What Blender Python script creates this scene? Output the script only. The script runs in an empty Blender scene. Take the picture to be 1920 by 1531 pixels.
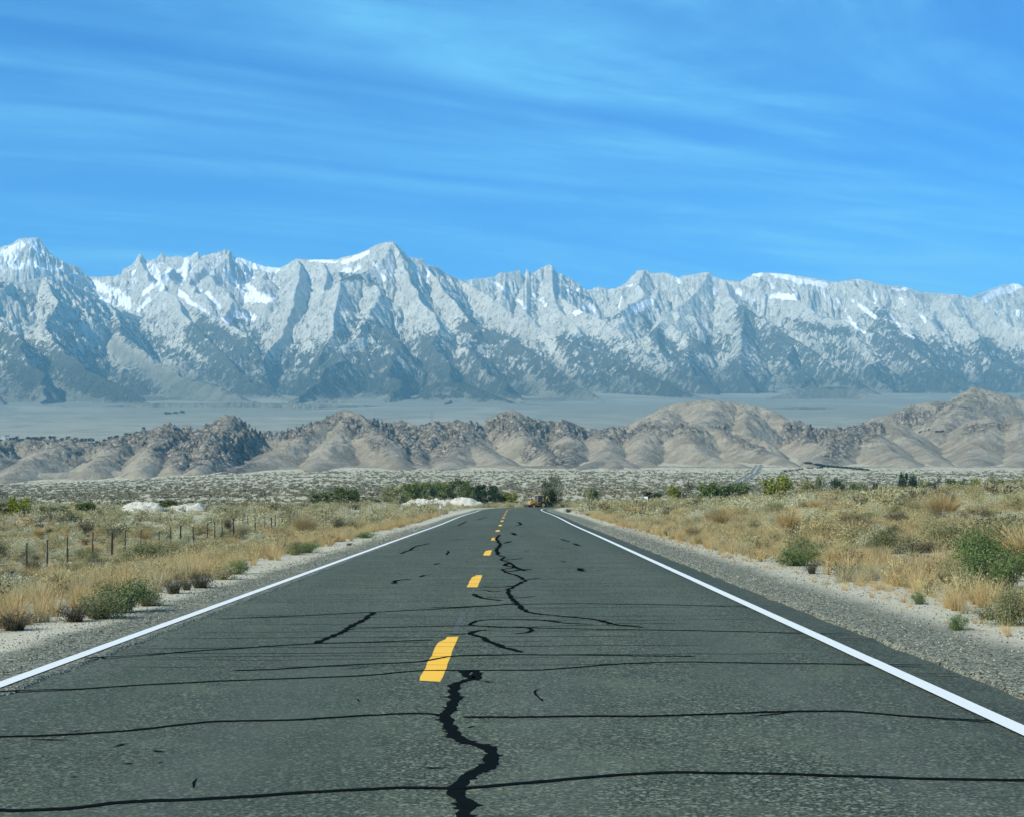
import bpy, math, random
import numpy as np
from mathutils import Vector, Matrix

sc = bpy.context.scene
R = math.radians
rng = np.random.default_rng(7)
random.seed(7)

# ------------------------------------------------------------------ camera
F = 2600.0; CX = 963.5; CY = 765.5; CAMH = 1.4          # photograph pixels
PITCH = math.atan(166.5 / F)
cam_d = bpy.data.cameras.new('camera')
cam = bpy.data.objects.new('camera', cam_d); sc.collection.objects.link(cam)
cam_d.sensor_width = 36; cam_d.lens = F / 1920 * 36
cam_d.clip_start = 0.1; cam_d.clip_end = 90000
cam.location = (0, 0, CAMH)
cam.rotation_euler = (R(90) + PITCH, 0, math.atan(3.5 / F))
sc.camera = cam

# ------------------------------------------------------------------ light
SUN_EL, SUN_AZ = R(38), R(231)      # azimuth clockwise from +Y: behind the camera, to the left
sun_dir = Vector((math.sin(SUN_AZ) * math.cos(SUN_EL), math.cos(SUN_AZ) * math.cos(SUN_EL), math.sin(SUN_EL)))
sd = bpy.data.lights.new('sun', 'SUN'); sd.energy = 4.9; sd.angle = R(0.5); sd.color = (1.0, 0.965, 0.83)
so = bpy.data.objects.new('sun', sd); sc.collection.objects.link(so)
so.rotation_euler = (-sun_dir).to_track_quat('-Z', 'Y').to_euler()

vs = sc.view_settings
vs.view_transform = 'Standard'; vs.look = 'None'; vs.exposure = 0.5; vs.gamma = 1.0

# ------------------------------------------------------------------ node helper
class NT:
    def __init__(s, tree):
        s.t = tree; s.n = tree.nodes; s.l = tree.links
    def node(s, kind, props=None, **ins):
        n = s.n.new(kind)
        for k, v in (props or {}).items(): setattr(n, k, v)
        for k, v in ins.items():
            key = int(k[1:]) if k[0] == '_' and k[1:].isdigit() else k.replace('_', ' ')
            sock = n.inputs[key]
            if hasattr(v, 'is_linked') or isinstance(v, bpy.types.NodeSocket): s.l.new(v, sock)
            else: sock.default_value = v
        return n
    def math(s, op, a, b=None, c=None, clamp=False):
        n = s.n.new('ShaderNodeMath'); n.operation = op; n.use_clamp = clamp
        for i, v in enumerate((a, b, c)):
            if v is None: continue
            if isinstance(v, bpy.types.NodeSocket): s.l.new(v, n.inputs[i])
            else: n.inputs[i].default_value = v
        return n.outputs[0]
    def mix(s, f, a, b, mode='MIX'):
        n = s.n.new('ShaderNodeMix'); n.data_type = 'RGBA'; n.blend_type = mode
        for i, v in ((0, f), (6, a), (7, b)):
            if isinstance(v, bpy.types.NodeSocket): s.l.new(v, n.inputs[i])
            else: n.inputs[i].default_value = (tuple(v) + (1,) if i and len(v) == 3 else v)
        return n.outputs[2]
    def ramp(s, f, lo, hi, a=0.0, b=1.0):
        n = s.n.new('ShaderNodeMapRange'); n.interpolation_type = 'SMOOTHSTEP'
        s.l.new(f, n.inputs[0]) if isinstance(f, bpy.types.NodeSocket) else None
        for i, v in ((1, lo), (2, hi), (3, a), (4, b)): n.inputs[i].default_value = v
        return n.outputs[0]
    def noise(s, vec, scale, detail=4, rough=0.55, dist=0.0, mapping=None):
        if mapping and len(mapping) > 1:
            m = s.node('ShaderNodeMapping', Rotation=mapping[1]); s.l.new(vec, m.inputs[0]); vec = m.outputs[0]; mapping = (mapping[0],)
        if mapping:
            m = s.node('ShaderNodeMapping', Scale=mapping[0], Rotation=mapping[1] if len(mapping) > 1 else (0, 0, 0))
            s.l.new(vec, m.inputs[0]); vec = m.outputs[0]
        n = s.node('ShaderNodeTexNoise', Scale=scale, Detail=detail, Roughness=rough, Distortion=dist)
        s.l.new(vec, n.inputs['Vector']); return n.outputs['Fac']
    def attr(s, name):
        return s.node('ShaderNodeAttribute', {'attribute_name': name}).outputs['Fac']

# ------------------------------------------------------------------ world
w = bpy.data.worlds.new('World'); sc.world = w; w.use_nodes = True
T = NT(w.node_tree); T.n.clear()
sky = T.node('ShaderNodeTexSky', {'sky_type': 'NISHITA', 'sun_disc': False, 'sun_elevation': SUN_EL,
     'sun_rotation': SUN_AZ, 'altitude': 1200, 'air_density': 1.0, 'dust_density': 0.25, 'ozone_density': 2.5})
SKY_STRENGTH = 0.088
skyc = T.mix(1.0, sky.outputs[0], (0.03, 0.79, 1.50), 'MULTIPLY')
tc = T.node('ShaderNodeTexCoord').outputs['Generated']
sep = T.node('ShaderNodeSeparateXYZ'); T.l.new(tc, sep.inputs[0])
zc = T.math('MAXIMUM', sep.outputs[2], 0.0)
zc = T.math('ADD', zc, 0.06)
px_ = T.math('DIVIDE', sep.outputs[0], zc); py_ = T.math('DIVIDE', sep.outputs[1], zc)
skyc = T.mix(T.ramp(sep.outputs[2], 0.13, 0.36), skyc, T.mix(1.0, skyc, (0.35, 0.80, 0.97), 'MULTIPLY'))
cv = T.node('ShaderNodeCombineXYZ'); T.l.new(px_, cv.inputs[0]); T.l.new(py_, cv.inputs[1])
n1 = T.noise(cv.outputs[0], 1.0, 7, 0.6, 1.3, ((0.36, 0.95, 1), (0, 0, R(-24))))
off = T.node('ShaderNodeMapping', Location=(2.0, 7.0, 0)); T.l.new(cv.outputs[0], off.inputs[0])
n2 = T.noise(off.outputs[0], 1.0, 3, 0.5, 0.4, ((0.20, 0.50, 1), (0, 0, R(-30))))
n3 = T.noise(cv.outputs[0], 1.0, 8, 0.65, 2.0, ((0.9, 2.2, 1), (0, 0, R(-18))))
c1 = T.ramp(n1, 0.36, 0.66); c2 = T.ramp(n2, 0.28, 0.60); c3 = T.ramp(n3, 0.25, 0.75)
cl = T.math('MULTIPLY', T.math('MULTIPLY_ADD', c1, 0.85, 0.15), c2)
cl = T.math('MULTIPLY', cl, T.math('MULTIPLY_ADD', c3, 0.7, 0.5))
cl = T.math('MULTIPLY', cl, 0.78, clamp=True)
skyf = T.mix(cl, skyc, (1.7, 6.2, 9.4))
bg = T.node('ShaderNodeBackground', Strength=SKY_STRENGTH); T.l.new(skyf, bg.inputs[0])
wo = T.node('ShaderNodeOutputWorld'); T.l.new(bg.outputs[0], wo.inputs[0])

# ------------------------------------------------------------------ material helper
def material(name, rough=0.9, spec=0.2):
    m = bpy.data.materials.new(name); m.use_nodes = True
    t = NT(m.node_tree); t.n.clear()
    b = t.node('ShaderNodeBsdfPrincipled', Roughness=rough)
    b.inputs['Specular IOR Level'].default_value = spec
    o = t.node('ShaderNodeOutputMaterial'); t.l.new(b.outputs[0], o.inputs[0])
    return m, t, b
def pos(t): return t.node('ShaderNodeNewGeometry').outputs['Position']
def setcol(t, b, c):
    if isinstance(c, bpy.types.NodeSocket): t.l.new(c, b.inputs['Base Color'])
    else: b.inputs['Base Color'].default_value = tuple(c) + (1,)
def bump(t, b, h, strength, dist):
    n = t.node('ShaderNodeBump', Strength=strength, Distance=dist); t.l.new(h, n.inputs['Height'])
    t.l.new(n.outputs[0], b.inputs['Normal'])
def simple(name, col, rough=0.8, var=0.15, scale=3.0, spec=0.2, metal=0.0):
    m, t, b = material(name, rough, spec)
    tc = t.node('ShaderNodeTexCoord').outputs['Object']
    n = t.noise(tc, scale, 4)
    setcol(t, b, t.mix(n, tuple(c * (1 - var) for c in col), tuple(min(1, c * (1 + var)) for c in col)))
    b.inputs['Metallic'].default_value = metal
    return m
def leafmat(name, dark, light, dry=None, dryamt=0.0, patch=None):
    m, t, b = material(name, 0.75, 0.15)
    a = t.attr('tint'); oi = t.node('ShaderNodeObjectInfo').outputs['Random']
    c = t.mix(a, dark, light)
    if dry:
        f = t.ramp(t.math('ADD', oi, t.math('MULTIPLY', a, 0.35)), 1.3 - dryamt * 1.2, 1.36 - dryamt * 0.6)
        c = t.mix(f, c, dry)
    if patch: c = t.mix(t.ramp(t.noise(pos(t), 0.55, 4, 0.6), 0.48, 0.66), c, patch)
    k = t.math('MULTIPLY_ADD', oi, 0.35, 0.82)
    kk = t.node('ShaderNodeCombineColor'); [t.l.new(k, kk.inputs[i]) for i in range(3)]
    c = t.mix(1.0, c, kk.outputs[0], 'MULTIPLY')
    setcol(t, b, c)
    tr = t.node('ShaderNodeBsdfTranslucent'); t.l.new(c, tr.inputs[0])
    mx = t.node('ShaderNodeMixShader'); mx.inputs[0].default_value = 0.22
    t.l.new(b.outputs[0], mx.inputs[1]); t.l.new(tr.outputs[0], mx.inputs[2])
    o = [n for n in t.n if n.type == 'OUTPUT_MATERIAL'][0]; t.l.new(mx.outputs[0], o.inputs[0])
    return m

# ------------------------------------------------------------------ numpy noise
_perm = rng.permutation(1024).astype(np.int64); _perm = np.concatenate([_perm, _perm])
_ang = rng.random(1024) * 2 * np.pi; _gx = np.cos(_ang); _gy = np.sin(_ang)
def gn(x, y, seed=0):
    x = np.asarray(x, float); y = np.asarray(y, float)
    xi = np.floor(x).astype(np.int64); yi = np.floor(y).astype(np.int64)
    xf = x - xi; yf = y - yi
    u = xf * xf * xf * (xf * (xf * 6 - 15) + 10); v = yf * yf * yf * (yf * (yf * 6 - 15) + 10)
    def g(ix, iy, fx, fy):
        h = _perm[_perm[(ix + seed * 131) & 1023] + ((iy + seed * 57) & 1023)]
        return _gx[h] * fx + _gy[h] * fy
    a = g(xi, yi, xf, yf); b = g(xi + 1, yi, xf - 1, yf)
    c = g(xi, yi + 1, xf, yf - 1); d = g(xi + 1, yi + 1, xf - 1, yf - 1)
    return (a + u * (b - a)) * (1 - v) + (c + u * (d - c)) * v * 1.0
def fbm(x, y, o=5, seed=0, gain=0.5):
    s = 0; a = 1.0; t = 0
    for i in range(o):
        s = s + a * gn(x, y, seed + i); t += a; a *= gain; x = x * 2.03 + 7.1; y = y * 2.03 + 3.7
    return s / t * 1.6
def ridged(x, y, o=5, seed=0, gain=0.5):
    s = 0; a = 1.0; t = 0
    for i in range(o):
        n = 1 - np.abs(gn(x, y, seed + i)) * 2.2
        s = s + a * np.clip(n, 0, 1) ** 2; t += a; a *= gain; x = x * 2.1 + 5.3; y = y * 2.1 + 1.9
    return s / t
def sst(a, b, x):
    t = np.clip((x - a) / (b - a), 0, 1); return t * t * (3 - 2 * t)

# ------------------------------------------------------------------ pixel ray -> world
cp, sp_ = math.cos(PITCH), math.sin(PITCH)
def ray(px, py):
    a = (px - CX) / F; b = (CY - py) / F
    dy = cp - b * sp_; dz = sp_ + b * cp
    return a / dy, dz / dy                     # x and z per metre of depth y
def at(px, py, D):
    rx, rz = ray(px, py); return (rx * D, D, CAMH + rz * D)
def to_px(x, y, z):
    y = np.maximum(y, 1.0); zz = (z - CAMH)
    yc = y * cp + zz * sp_; zc_ = -y * sp_ + zz * cp
    return CX + F * x / yc, CY - F * zc_ / yc

# ------------------------------------------------------------------ terrain
def xc(y):                                     # centre line of the road
    y = np.asarray(y, float)
    t = np.clip(y - 152, 0, 150)
    return t * t / (2 * 330.0) + np.clip(y - 302, 0, None) * (150 / 330.0)
PY = np.array([-400, 0, 100, 185, 220, 260, 320, 500, 700, 1000, 1500, 2000, 2500, 3000, 5000, 7500, 11500, 14000, 24000.])
PZ = np.array([0, 0, 0, 0, -0.13, -0.6, -1.15, -0.9, -0.2, 2.9, 11.8, 23.7, 38.9, 55.6, 170, 385, 775, 1040, 2000.])
def roadz(y):
    y = np.asarray(y, float)
    z = -np.clip(y - 185, 0, 60) ** 2 / (2 * 4700.) - np.clip(y - 245, 0, 300) * (60 / 4700.) * 0.6
    return z + 0.035 * np.sin(y / 13.0) * sst(40, 90, y) * (1 - sst(150, 190, y))
def gz(x, y):
    x = np.asarray(x, float); y = np.asarray(y, float)
    base = np.interp(y, PY, PZ)
    u = x / np.maximum(y, 50)
    base = base - sst(0.12, 0.38, -u) * 29 * (np.clip(y, 0, 3000) / 3000) ** 2 * (1 - sst(4500, 8000, y))
    lat = x - xc(y)
    wl = sst(5.0, 15.0, -lat)
    base = base + wl * np.interp(y, [0, 80, 150, 300], [-1.25, -1.25, -0.7, 0.0])
    rise = 0.04 * np.clip(lat - 6.5, 0, 75) * (1 - sst(210, 420, y)) 
    base = base + rise
    out = sst(5.5, 12, np.abs(lat))
    base = base + out * (0.20 * fbm(x / 9, y / 9, 3, 3) + 0.45 * fbm(x / 40, y / 40, 3, 5) * sst(20, 80, y))
    base = base + sst(1200, 3000, y) * 5 * fbm(x / 300, y / 300, 4, 9)
    base = base + sst(6000, 9000, y) * (12 * fbm(x / 900, y / 1500, 2, 12))
    near = 1 - sst(4.6, 8.5, np.abs(lat))
    near = near * (1 - sst(300, 420, y))
    return base * (1 - near) + roadz(y) * near
def hit(px, py):
    rx, rz = ray(px, py)
    D = np.geomspace(5, 4200, 1500)
    g = gz(rx * D, D); r = CAMH + rz * D
    k = np.where(r < g)[0]
    if len(k) == 0: return None
    d = D[k[0]]; return (rx * d, d, float(g[k[0]]))

# ------------------------------------------------------------------ mesh helpers
def mesh_np(name, V, Fc, mat=None, attrs=None, smooth=False, parent=None, mats=None, midx=None):
    V = np.asarray(V, np.float32).reshape(-1, 3); Fc = np.asarray(Fc, np.int32)
    k = Fc.shape[1]; me = bpy.data.meshes.new(name)
    me.vertices.add(len(V)); me.vertices.foreach_set('co', V.ravel())
    me.loops.add(Fc.size); me.loops.foreach_set('vertex_index', Fc.ravel())
    me.polygons.add(len(Fc)); me.polygons.foreach_set('loop_start', np.arange(0, Fc.size, k, dtype=np.int32))
    try: me.polygons.foreach_set('loop_total', np.full(len(Fc), k, np.int32))
    except Exception: pass
    me.polygons.foreach_set('use_smooth', np.full(len(Fc), smooth))
    me.update(calc_edges=True)
    for an, av in (attrs or {}).items():
        a = me.attributes.new(an, 'FLOAT', 'POINT'); a.data.foreach_set('value', np.asarray(av, np.float32).ravel())
    if mat: me.materials.append(mat)
    me.validate()
    return link(name, me, parent)
def link(name, me, parent=None):
    o = bpy.data.objects.new(name, me); sc.collection.objects.link(o)
    if parent: o.parent = parent
    return o
def tag(o, label=None, cat=None, group=None, kind=None):
    if label: o['label'] = label
    if cat: o['category'] = cat
    if group: o['group'] = group
    if kind: o['kind'] = kind
    return o
def empty(name, loc=(0, 0, 0), rz=0.0, s=1.0):
    o = bpy.data.objects.new(name, None); sc.collection.objects.link(o)
    o.location = loc; o.rotation_euler = (0, 0, rz); o.scale = (s, s, s); return o
def grid_faces(nr, nc):
    i = np.arange((nr - 1) * (nc - 1)); r = i // (nc - 1); c = i % (nc - 1); a = r * nc + c
    return np.stack([a, a + 1, a + nc + 1, a + nc], 1)
class MB:
    """collects boxes, bars, tubes into one mesh"""
    def __init__(s): s.v = []; s.f = []
    def add(s, vs_, fs):
        b = len(s.v); s.v += [tuple(p) for p in vs_]; s.f += [tuple(b + i for i in f) for f in fs]
    def box(s, c, d, rot=None, taper=1.0):
        P = []
        for sz in (-1, 1):
            k = taper if sz > 0 else 1
            for sx, sy in ((-1, -1), (1, -1), (1, 1), (-1, 1)):
                P.append(Vector((sx * d[0] / 2 * k, sy * d[1] / 2 * k, sz * d[2] / 2)))
        if rot: P = [rot @ p for p in P]
        P = [p + Vector(c) for p in P]
        s.add(P, [(3, 2, 1, 0), (4, 5, 6, 7), (0, 1, 5, 4), (1, 2, 6, 5), (2, 3, 7, 6), (3, 0, 4, 7)])
    def bar(s, a, b, r, r2=None, n=6):
        a = Vector(a); b = Vector(b); d = (b - a).normalized()
        u = d.orthogonal().normalized(); v = d.cross(u); r2 = r if r2 is None else r2
        P = [a + (u * math.cos(t) + v * math.sin(t)) * r for t in [2 * math.pi * i / n for i in range(n)]]
        P += [b + (u * math.cos(t) + v * math.sin(t)) * r2 for t in [2 * math.pi * i / n for i in range(n)]]
        s.add(P, [(i, (i + 1) % n, n + (i + 1) % n, n + i) for i in range(n)] + [tuple(range(n))[::-1], tuple(range(n, 2 * n))])
    def prism(s, pts, y0, y1):                    # outline in xz, extruded along y
        n = len(pts)
        s.add([(p[0], y0, p[1]) for p in pts] + [(p[0], y1, p[1]) for p in pts],
              [tuple(range(n)), tuple(range(2 * n - 1, n - 1, -1))] + [(i, n + i, n + (i + 1) % n, (i + 1) % n) for i in range(n)])
    def build(s, name, mat, parent=None, bevel=0.0):
        me = bpy.data.meshes.new(name); me.from_pydata(s.v, [], s.f); me.update(); me.materials.append(mat)
        o = link(name, me, parent)
        if bevel:
            m = o.modifiers.new('bevel', 'BEVEL'); m.width = bevel; m.segments = 2; m.limit_method = 'ANGLE'
        return o

# ------------------------------------------------------------------ GROUND
def sheet_width(y): return 34 + 0.82 * np.clip(y, 0, None)
rows = np.concatenate([np.linspace(-60, 4, 30), np.geomspace(5, 14500, 640)])
ss = np.linspace(-1, 1, 561); ss = 0.45 * ss + 0.55 * ss ** 3
Yg, Sg = np.meshgrid(rows, ss, indexing='ij')
lat0 = Sg * sheet_width(Yg)
Xg = lat0 + xc(Yg) * (1 - sst(200, 500, Yg))
Zg = gz(Xg, Yg)
latg = Xg - xc(Yg)
Zg = np.where((np.abs(latg) < 3.6) & (Yg < 420), Zg - 0.12, Zg)
jl = 0.22 * fbm(Xg / 1.3, Yg / 1.3, 3, 21)
gravel = (1 - sst(4.3, 5.1, latg + jl)) * (latg > 0) + (1 - sst(4.4, 4.75, -latg + jl)) * (latg <= 0)
gravel = gravel * (Yg < 400)
sandy = ((1 - sst(5.2, 6.6, latg + jl * 2)) * (latg > 0) + (1 - sst(5.3, 6.2, -latg + jl * 2)) * (latg <= 0)) * (Yg < 400)
m_ground, t, b = material('desert_soil', 0.95, 0.1)
P = pos(t)
na = t.noise(P, 0.05, 6, 0.6); nb = t.noise(P, 0.7, 6, 0.65); nc = t.noise(P, 14, 5, 0.7); nd = t.noise(P, 0.004, 5, 0.6)
cam_y = t.node('ShaderNodeSeparateXYZ'); t.l.new(P, cam_y.inputs[0])
soil = t.mix(t.ramp(na, 0.35, 0.65), (0.29, 0.265, 0.175), (0.45, 0.42, 0.295))
soil = t.mix(t.ramp(nb, 0.45, 0.7), soil, (0.33, 0.28, 0.17))
ns = t.noise(P, 0.11, 5, 0.72)
scrub = t.mix(t.ramp(ns, 0.43, 0.52), (0.62, 0.56, 0.40), (0.25, 0.225, 0.14))
fy = t.ramp(cam_y.outputs[1], 450, 1300)
ground = t.mix(t.math('MULTIPLY', fy, 0.85), soil, scrub)
ny = t.noise(P, 0.004, 8, 0.75)
fan = t.mix(t.ramp(ny, 0.30, 0.70), (0.22, 0.215, 0.16), (0.31, 0.30, 0.225))
fan = t.mix(t.ramp(nd, 0.42, 0.6), fan, (0.19, 0.185, 0.135))
fan = t.mix(t.math('MULTIPLY', t.ramp(t.math('ADD', cam_y.outputs[1], t.math('MULTIPLY', nd, 5000)), 9300, 12600), 0.9), fan, (0.165, 0.17, 0.13))
fan = t.mix(t.math('MULTIPLY', t.ramp(t.noise(P, 0.0012, 5, 0.6, 0.6), 0.50, 0.64), 0.35), fan, (0.34, 0.33, 0.25))
ground = t.mix(t.ramp(cam_y.outputs[1], 4200, 6500), ground, fan)
sandc = t.mix(nc, (0.37, 0.33, 0.225), (0.58, 0.53, 0.39))
ground = t.mix(t.attr('sandy'), ground, sandc)
vor = t.node('ShaderNodeTexVoronoi', Scale=42.0); t.l.new(P, vor.inputs['Vector'])
gsep = t.node('ShaderNodeSeparateColor'); t.l.new(vor.outputs['Color'], gsep.inputs[0])
grav = t.mix(gsep.outputs[0], (0.025, 0.028, 0.022), (0.29, 0.29, 0.21))
grav = t.mix(t.ramp(nc, 0.55, 0.7), grav, (0.36, 0.325, 0.22))
ground = t.mix(t.math('MULTIPLY', t.attr('gravel'), t.ramp(nb, 0.2, 0.45, 0.55, 1.0)), ground, grav)
setcol(t, b, ground)
hh = t.math('ADD', t.math('MULTIPLY', nb, 0.06), t.math('MULTIPLY', vor.outputs['Distance'], 0.018))
bump(t, b, hh, 0.9, 1.0)
g_ob = mesh_np('desert_ground', np.stack([Xg, Yg, Zg], -1), grid_faces(*Xg.shape), m_ground, {'gravel': gravel, 'sandy': sandy}, True)
tag(g_ob, kind='structure')

# ------------------------------------------------------------------ ROAD
def strip(y0, y1, l0, l1, dz, step=1.0, nc=2, jitter=None):
    ys = np.arange(y0, y1 + step, step); ls = np.linspace(0, 1, nc)
    Y, S = np.meshgrid(ys, ls, indexing='ij')
    a = l0 + (jitter[0](ys)[:, None] if jitter else 0); bb = l1 + (jitter[1](ys)[:, None] if jitter else 0)
    L = a + (bb - a) * S
    X = xc(Y) + L
    return np.stack([X, Y, roadz(Y) + dz], -1), grid_faces(len(ys), nc)
m_asph, t, b = material('asphalt', 0.85, 0.12)
P = pos(t)
f1 = t.noise(P, 46, 4, 0.8); f2 = t.noise(P, 13, 5, 0.8); f3 = t.noise(P, 1.1, 6, 0.7, 0.5); f4 = t.noise(P, 0.35, 4, 0.6, 0.0, ((1.6, 0.16, 1),))
va = t.node('ShaderNodeTexVoronoi', Scale=52.0); t.l.new(P, va.inputs['Vector'])
vs_ = t.node('ShaderNodeSeparateColor'); t.l.new(va.outputs['Color'], vs_.inputs[0])
c = t.mix(t.ramp(f1, 0.44, 0.57), (0.012, 0.018, 0.015), (0.175, 0.196, 0.144))
c = t.mix(t.ramp(f2, 0.38, 0.52), (0.040, 0.052, 0.041), c)
c = t.mix(t.math('MULTIPLY', t.ramp(vs_.outputs[1], 0.80, 0.95), 0.6), c, (0.36, 0.37, 0.29))
c = t.mix(t.math('MULTIPLY', t.ramp(f3, 0.42, 0.68), 0.45), c, (0.155, 0.175, 0.125))
c = t.mix(t.math('MULTIPLY', t.ramp(f4, 0.42, 0.62), 0.45), c, (0.075, 0.092, 0.072))
# polished wheel tracks and the darker unworn edge outside the line
sx = t.node('ShaderNodeSeparateXYZ'); t.l.new(P, sx.inputs[0])
edge = t.ramp(t.math('ADD', sx.outputs[0], t.math('MULTIPLY', f3, 0.25)), 2.55, 3.25)
c = t.mix(t.math('MULTIPLY', edge, 0.42), c, (0.052, 0.062, 0.052))
trk = t.math('SINE', t.math('MULTIPLY_ADD', sx.outputs[0], 3.4, 0.9))
c = t.mix(t.math('MULTIPLY', t.ramp(trk, 0.1, 1.0), 0.16), c, (0.135, 0.145, 0.13))
c = t.mix(1.0, c, (0.75, 0.76, 0.69), 'MULTIPLY')
setcol(t, b, c)
bump(t, b, t.math('ADD', t.math('MULTIPLY', f1, 0.006), t.math('MULTIPLY', f2, 0.006)), 0.8, 1.0)
jL = lambda ys: 0.05 * fbm(ys / 0.7, ys * 0, 3, 31); jR = lambda ys: 0.10 * fbm(ys / 0.8, ys * 0 + 4, 3, 33)
V, Fc = strip(-40, 330, -4.05, 3.60, 0.0, 0.5, 9, (jL, jR))
V2 = V.copy(); V2[..., 2] += np.where(np.arange(9) % 8 == 0, -0.02, 0.0)[None, :]
road = mesh_np('road', V2, Fc, m_asph, None, True); tag(road, kind='structure')
# embankment skirt under the asphalt edge is the ground sheet itself

m_white, t, b = material('white_road_paint', 0.55, 0.4)
P = pos(t); n = t.noise(P, 45, 5, 0.75); n2_ = t.noise(P, 2.2, 4, 0.6)
f = t.math('MULTIPLY', t.ramp(n, 0.60, 0.72), t.ramp(n2_, 0.45, 0.7))
setcol(t, b, t.mix(t.math('MULTIPLY', f, 0.6), (0.70, 0.69, 0.62), (0.20, 0.21, 0.17)))
bump(t, b, n, 0.3, 0.01)
m_yel, t, b = material('yellow_road_paint', 0.55, 0.4)
P = pos(t); n = t.noise(P, 40, 5, 0.75); n2_ = t.noise(P, 3, 4, 0.6)
f = t.math('MULTIPLY', t.ramp(n, 0.58, 0.70), t.ramp(n2_, 0.4, 0.7))
setcol(t, b, t.mix(t.math('MULTIPLY', f, 0.7), (0.88, 0.46, 0.008), (0.40, 0.24, 0.04)))
bump(t, b, n, 0.3, 0.01)
m_old, t, b = material('worn_old_paint', 0.8, 0.2); P = pos(t); n = t.noise(P, 9, 5, 0.8)
setcol(t, b, t.mix(t.ramp(n, 0.35, 0.7), (0.06, 0.07, 0.062), (0.11, 0.115, 0.095)))
for l, wd in ((-3.84, 0.125), (3.06, 0.137)):
    je = lambda ys: 0.006 * fbm(ys / 0.35, ys * 0 + l, 3, 41)
    V, Fc = strip(-40, 320, l - wd / 2, l + wd / 2, 0.0075, 0.4, 3, (je, je))
    tag(mesh_np('edge_line', V, Fc, m_white, None, True, road))
# broken yellow centre line; one stripe seen near, one metre step for the older line under it
def dash_poly(y0, y1, l, wd, dz, mat, name, rag=0.0):
    n = max(6, int((y1 - y0) / 0.25)); ys = np.linspace(y0, y1, n)
    L = np.full(n, -wd / 2); Rr = np.full(n, wd / 2)
    L += rag * fbm(ys * 3.1, ys * 0 + y0, 3, 44); Rr += rag * fbm(ys * 2.7, ys * 0 + y0 + 9, 3, 45)
    if rag: L[-2:] += 0.055; L[:1] += 0.012
    V = np.zeros((n, 2, 3)); V[:, 0, 0] = L; V[:, 1, 0] = Rr
    V[..., 0] += l + xc(ys)[:, None]; V[..., 1] = ys[:, None]; V[0, 0, 1] += rag * 3; V[-1, 0, 1] -= 0.03
    V[..., 2] = roadz(ys)[:, None] + dz
    return mesh_np(name, V, grid_faces(n, 2), mat, None, False, road)
fh = F * CAMH
y_s = fh / 341.0; y_e = fh / 256.5
for k in range(-1, 16):
    a = y_s + k * (fh / 167.0 - fh / 341.0) if k <= 1 else y_s + (fh / 167.0 - fh / 341.0) + (k - 1) * 11.9
    if a > 205: break
    dash_poly(a, a + 3.45, -0.635 - 0.0009 * a, 0.17, 0.002, m_yel, 'centre_dash', 0.02)
for k in range(0, 2):
    a = y_s + k * (fh / 167.0 - fh / 341.0) + 3.6
    dash_poly(a, a + 3.3, -0.60 - 0.001 * a, 0.05, 0.001, m_old, 'worn_line', 0.02)

# tar seams, traced on the ground plane
m_tar, t, b = material('crack_sealant', 1.0, 0.0); P = pos(t); n = t.noise(P, 12, 4, 0.7)
setcol(t, b, t.mix(n, (0.003, 0.006, 0.007), (0.008, 0.012, 0.013)))
def road_pt(px, py):
    rx, rz = ray(px, py); D = -CAMH / rz
    for _ in range(3): D = -(CAMH - float(roadz(D))) / rz
    return rx * D, D
def seam(pts, width, closed=False, rag=0.25, dz=0.003, wl=None):
    P = np.array([road_pt(*p[:2]) for p in pts]); 
    W = np.array([(p[2] if len(p) > 2 else width) for p in pts], float)
    seg = np.hypot(*np.diff(P, axis=0).T); s = np.concatenate([[0], np.cumsum(seg)])
    n = int(max(8, min(700, s[-1] / max(0.025, P[:, 1].mean() * 0.002)))); q = np.linspace(0, s[-1], n)
    X = np.interp(q, s, P[:, 0]); Y = np.interp(q, s, P[:, 1]); Wd = np.interp(q, s, W)
    k = 5; 
    if n > 20:
        k = 4
        pad = lambda a: np.convolve(np.pad(a, k, mode='edge'), np.ones(2 * k + 1) / (2 * k + 1), 'valid')
        X, Y = pad(X), pad(Y)
    sd_ = random.random() * 100
    j = (0.016 + 0.0010 * float(P[:, 1].mean())) * fbm(q * 2.2 + sd_, q * 0 + sd_, 4, 51)
    tx = np.gradient(X); ty = np.gradient(Y); m = np.hypot(tx, ty) + 1e-9; nx, ny = -ty / m, tx / m
    X = X + nx * j * 1.2; Y = Y + ny * j * 1.2
    w1 = Wd / 2 * (1 + rag * 2.2 * fbm(q * 5 + sd_, q * 0, 4, 52) + rag * 1.6 * (gn(q * 22 + sd_, q * 0, 54) > 0.28)); w2 = Wd / 2 * (1 + rag * 2.2 * fbm(q * 5.5 - sd_, q * 0 + 3, 4, 53) + rag * 1.6 * (gn(q * 24 + sd_, q * 0, 55) > 0.28))
    e = np.minimum(np.arange(n), np.arange(n)[::-1]) / 4.0; e = np.clip(e + 0.15, 0, 1)
    w1 *= e; w2 *= e
    V = np.zeros((n, 2, 3)); V[:, 0, 0] = X + nx * w1; V[:, 0, 1] = Y + ny * w1; V[:, 1, 0] = X - nx * w2; V[:, 1, 1] = Y - ny * w2
    dz = dz + random.random() * 0.003
    V[..., 2] = roadz(V[..., 1]) + dz
    V[..., 0] += 0
    return V.reshape(-1, 3), grid_faces(n, 2)
big = []
big.append(seam([(874, 1560), (875, 1531), (873, 1503), (853, 1487), (862, 1467), (887, 1450), (913, 1437), (923, 1417), (910, 1400), (880, 1392), (853, 1380), (847, 1363), (833, 1342), (843, 1330), (853, 1313), (850, 1297), (853, 1283), (870, 1275), (893, 1272), (899, 1263), (888, 1255), (868, 1257), (874, 1266), (884, 1273)], 0.078, rag=0.5))
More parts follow.
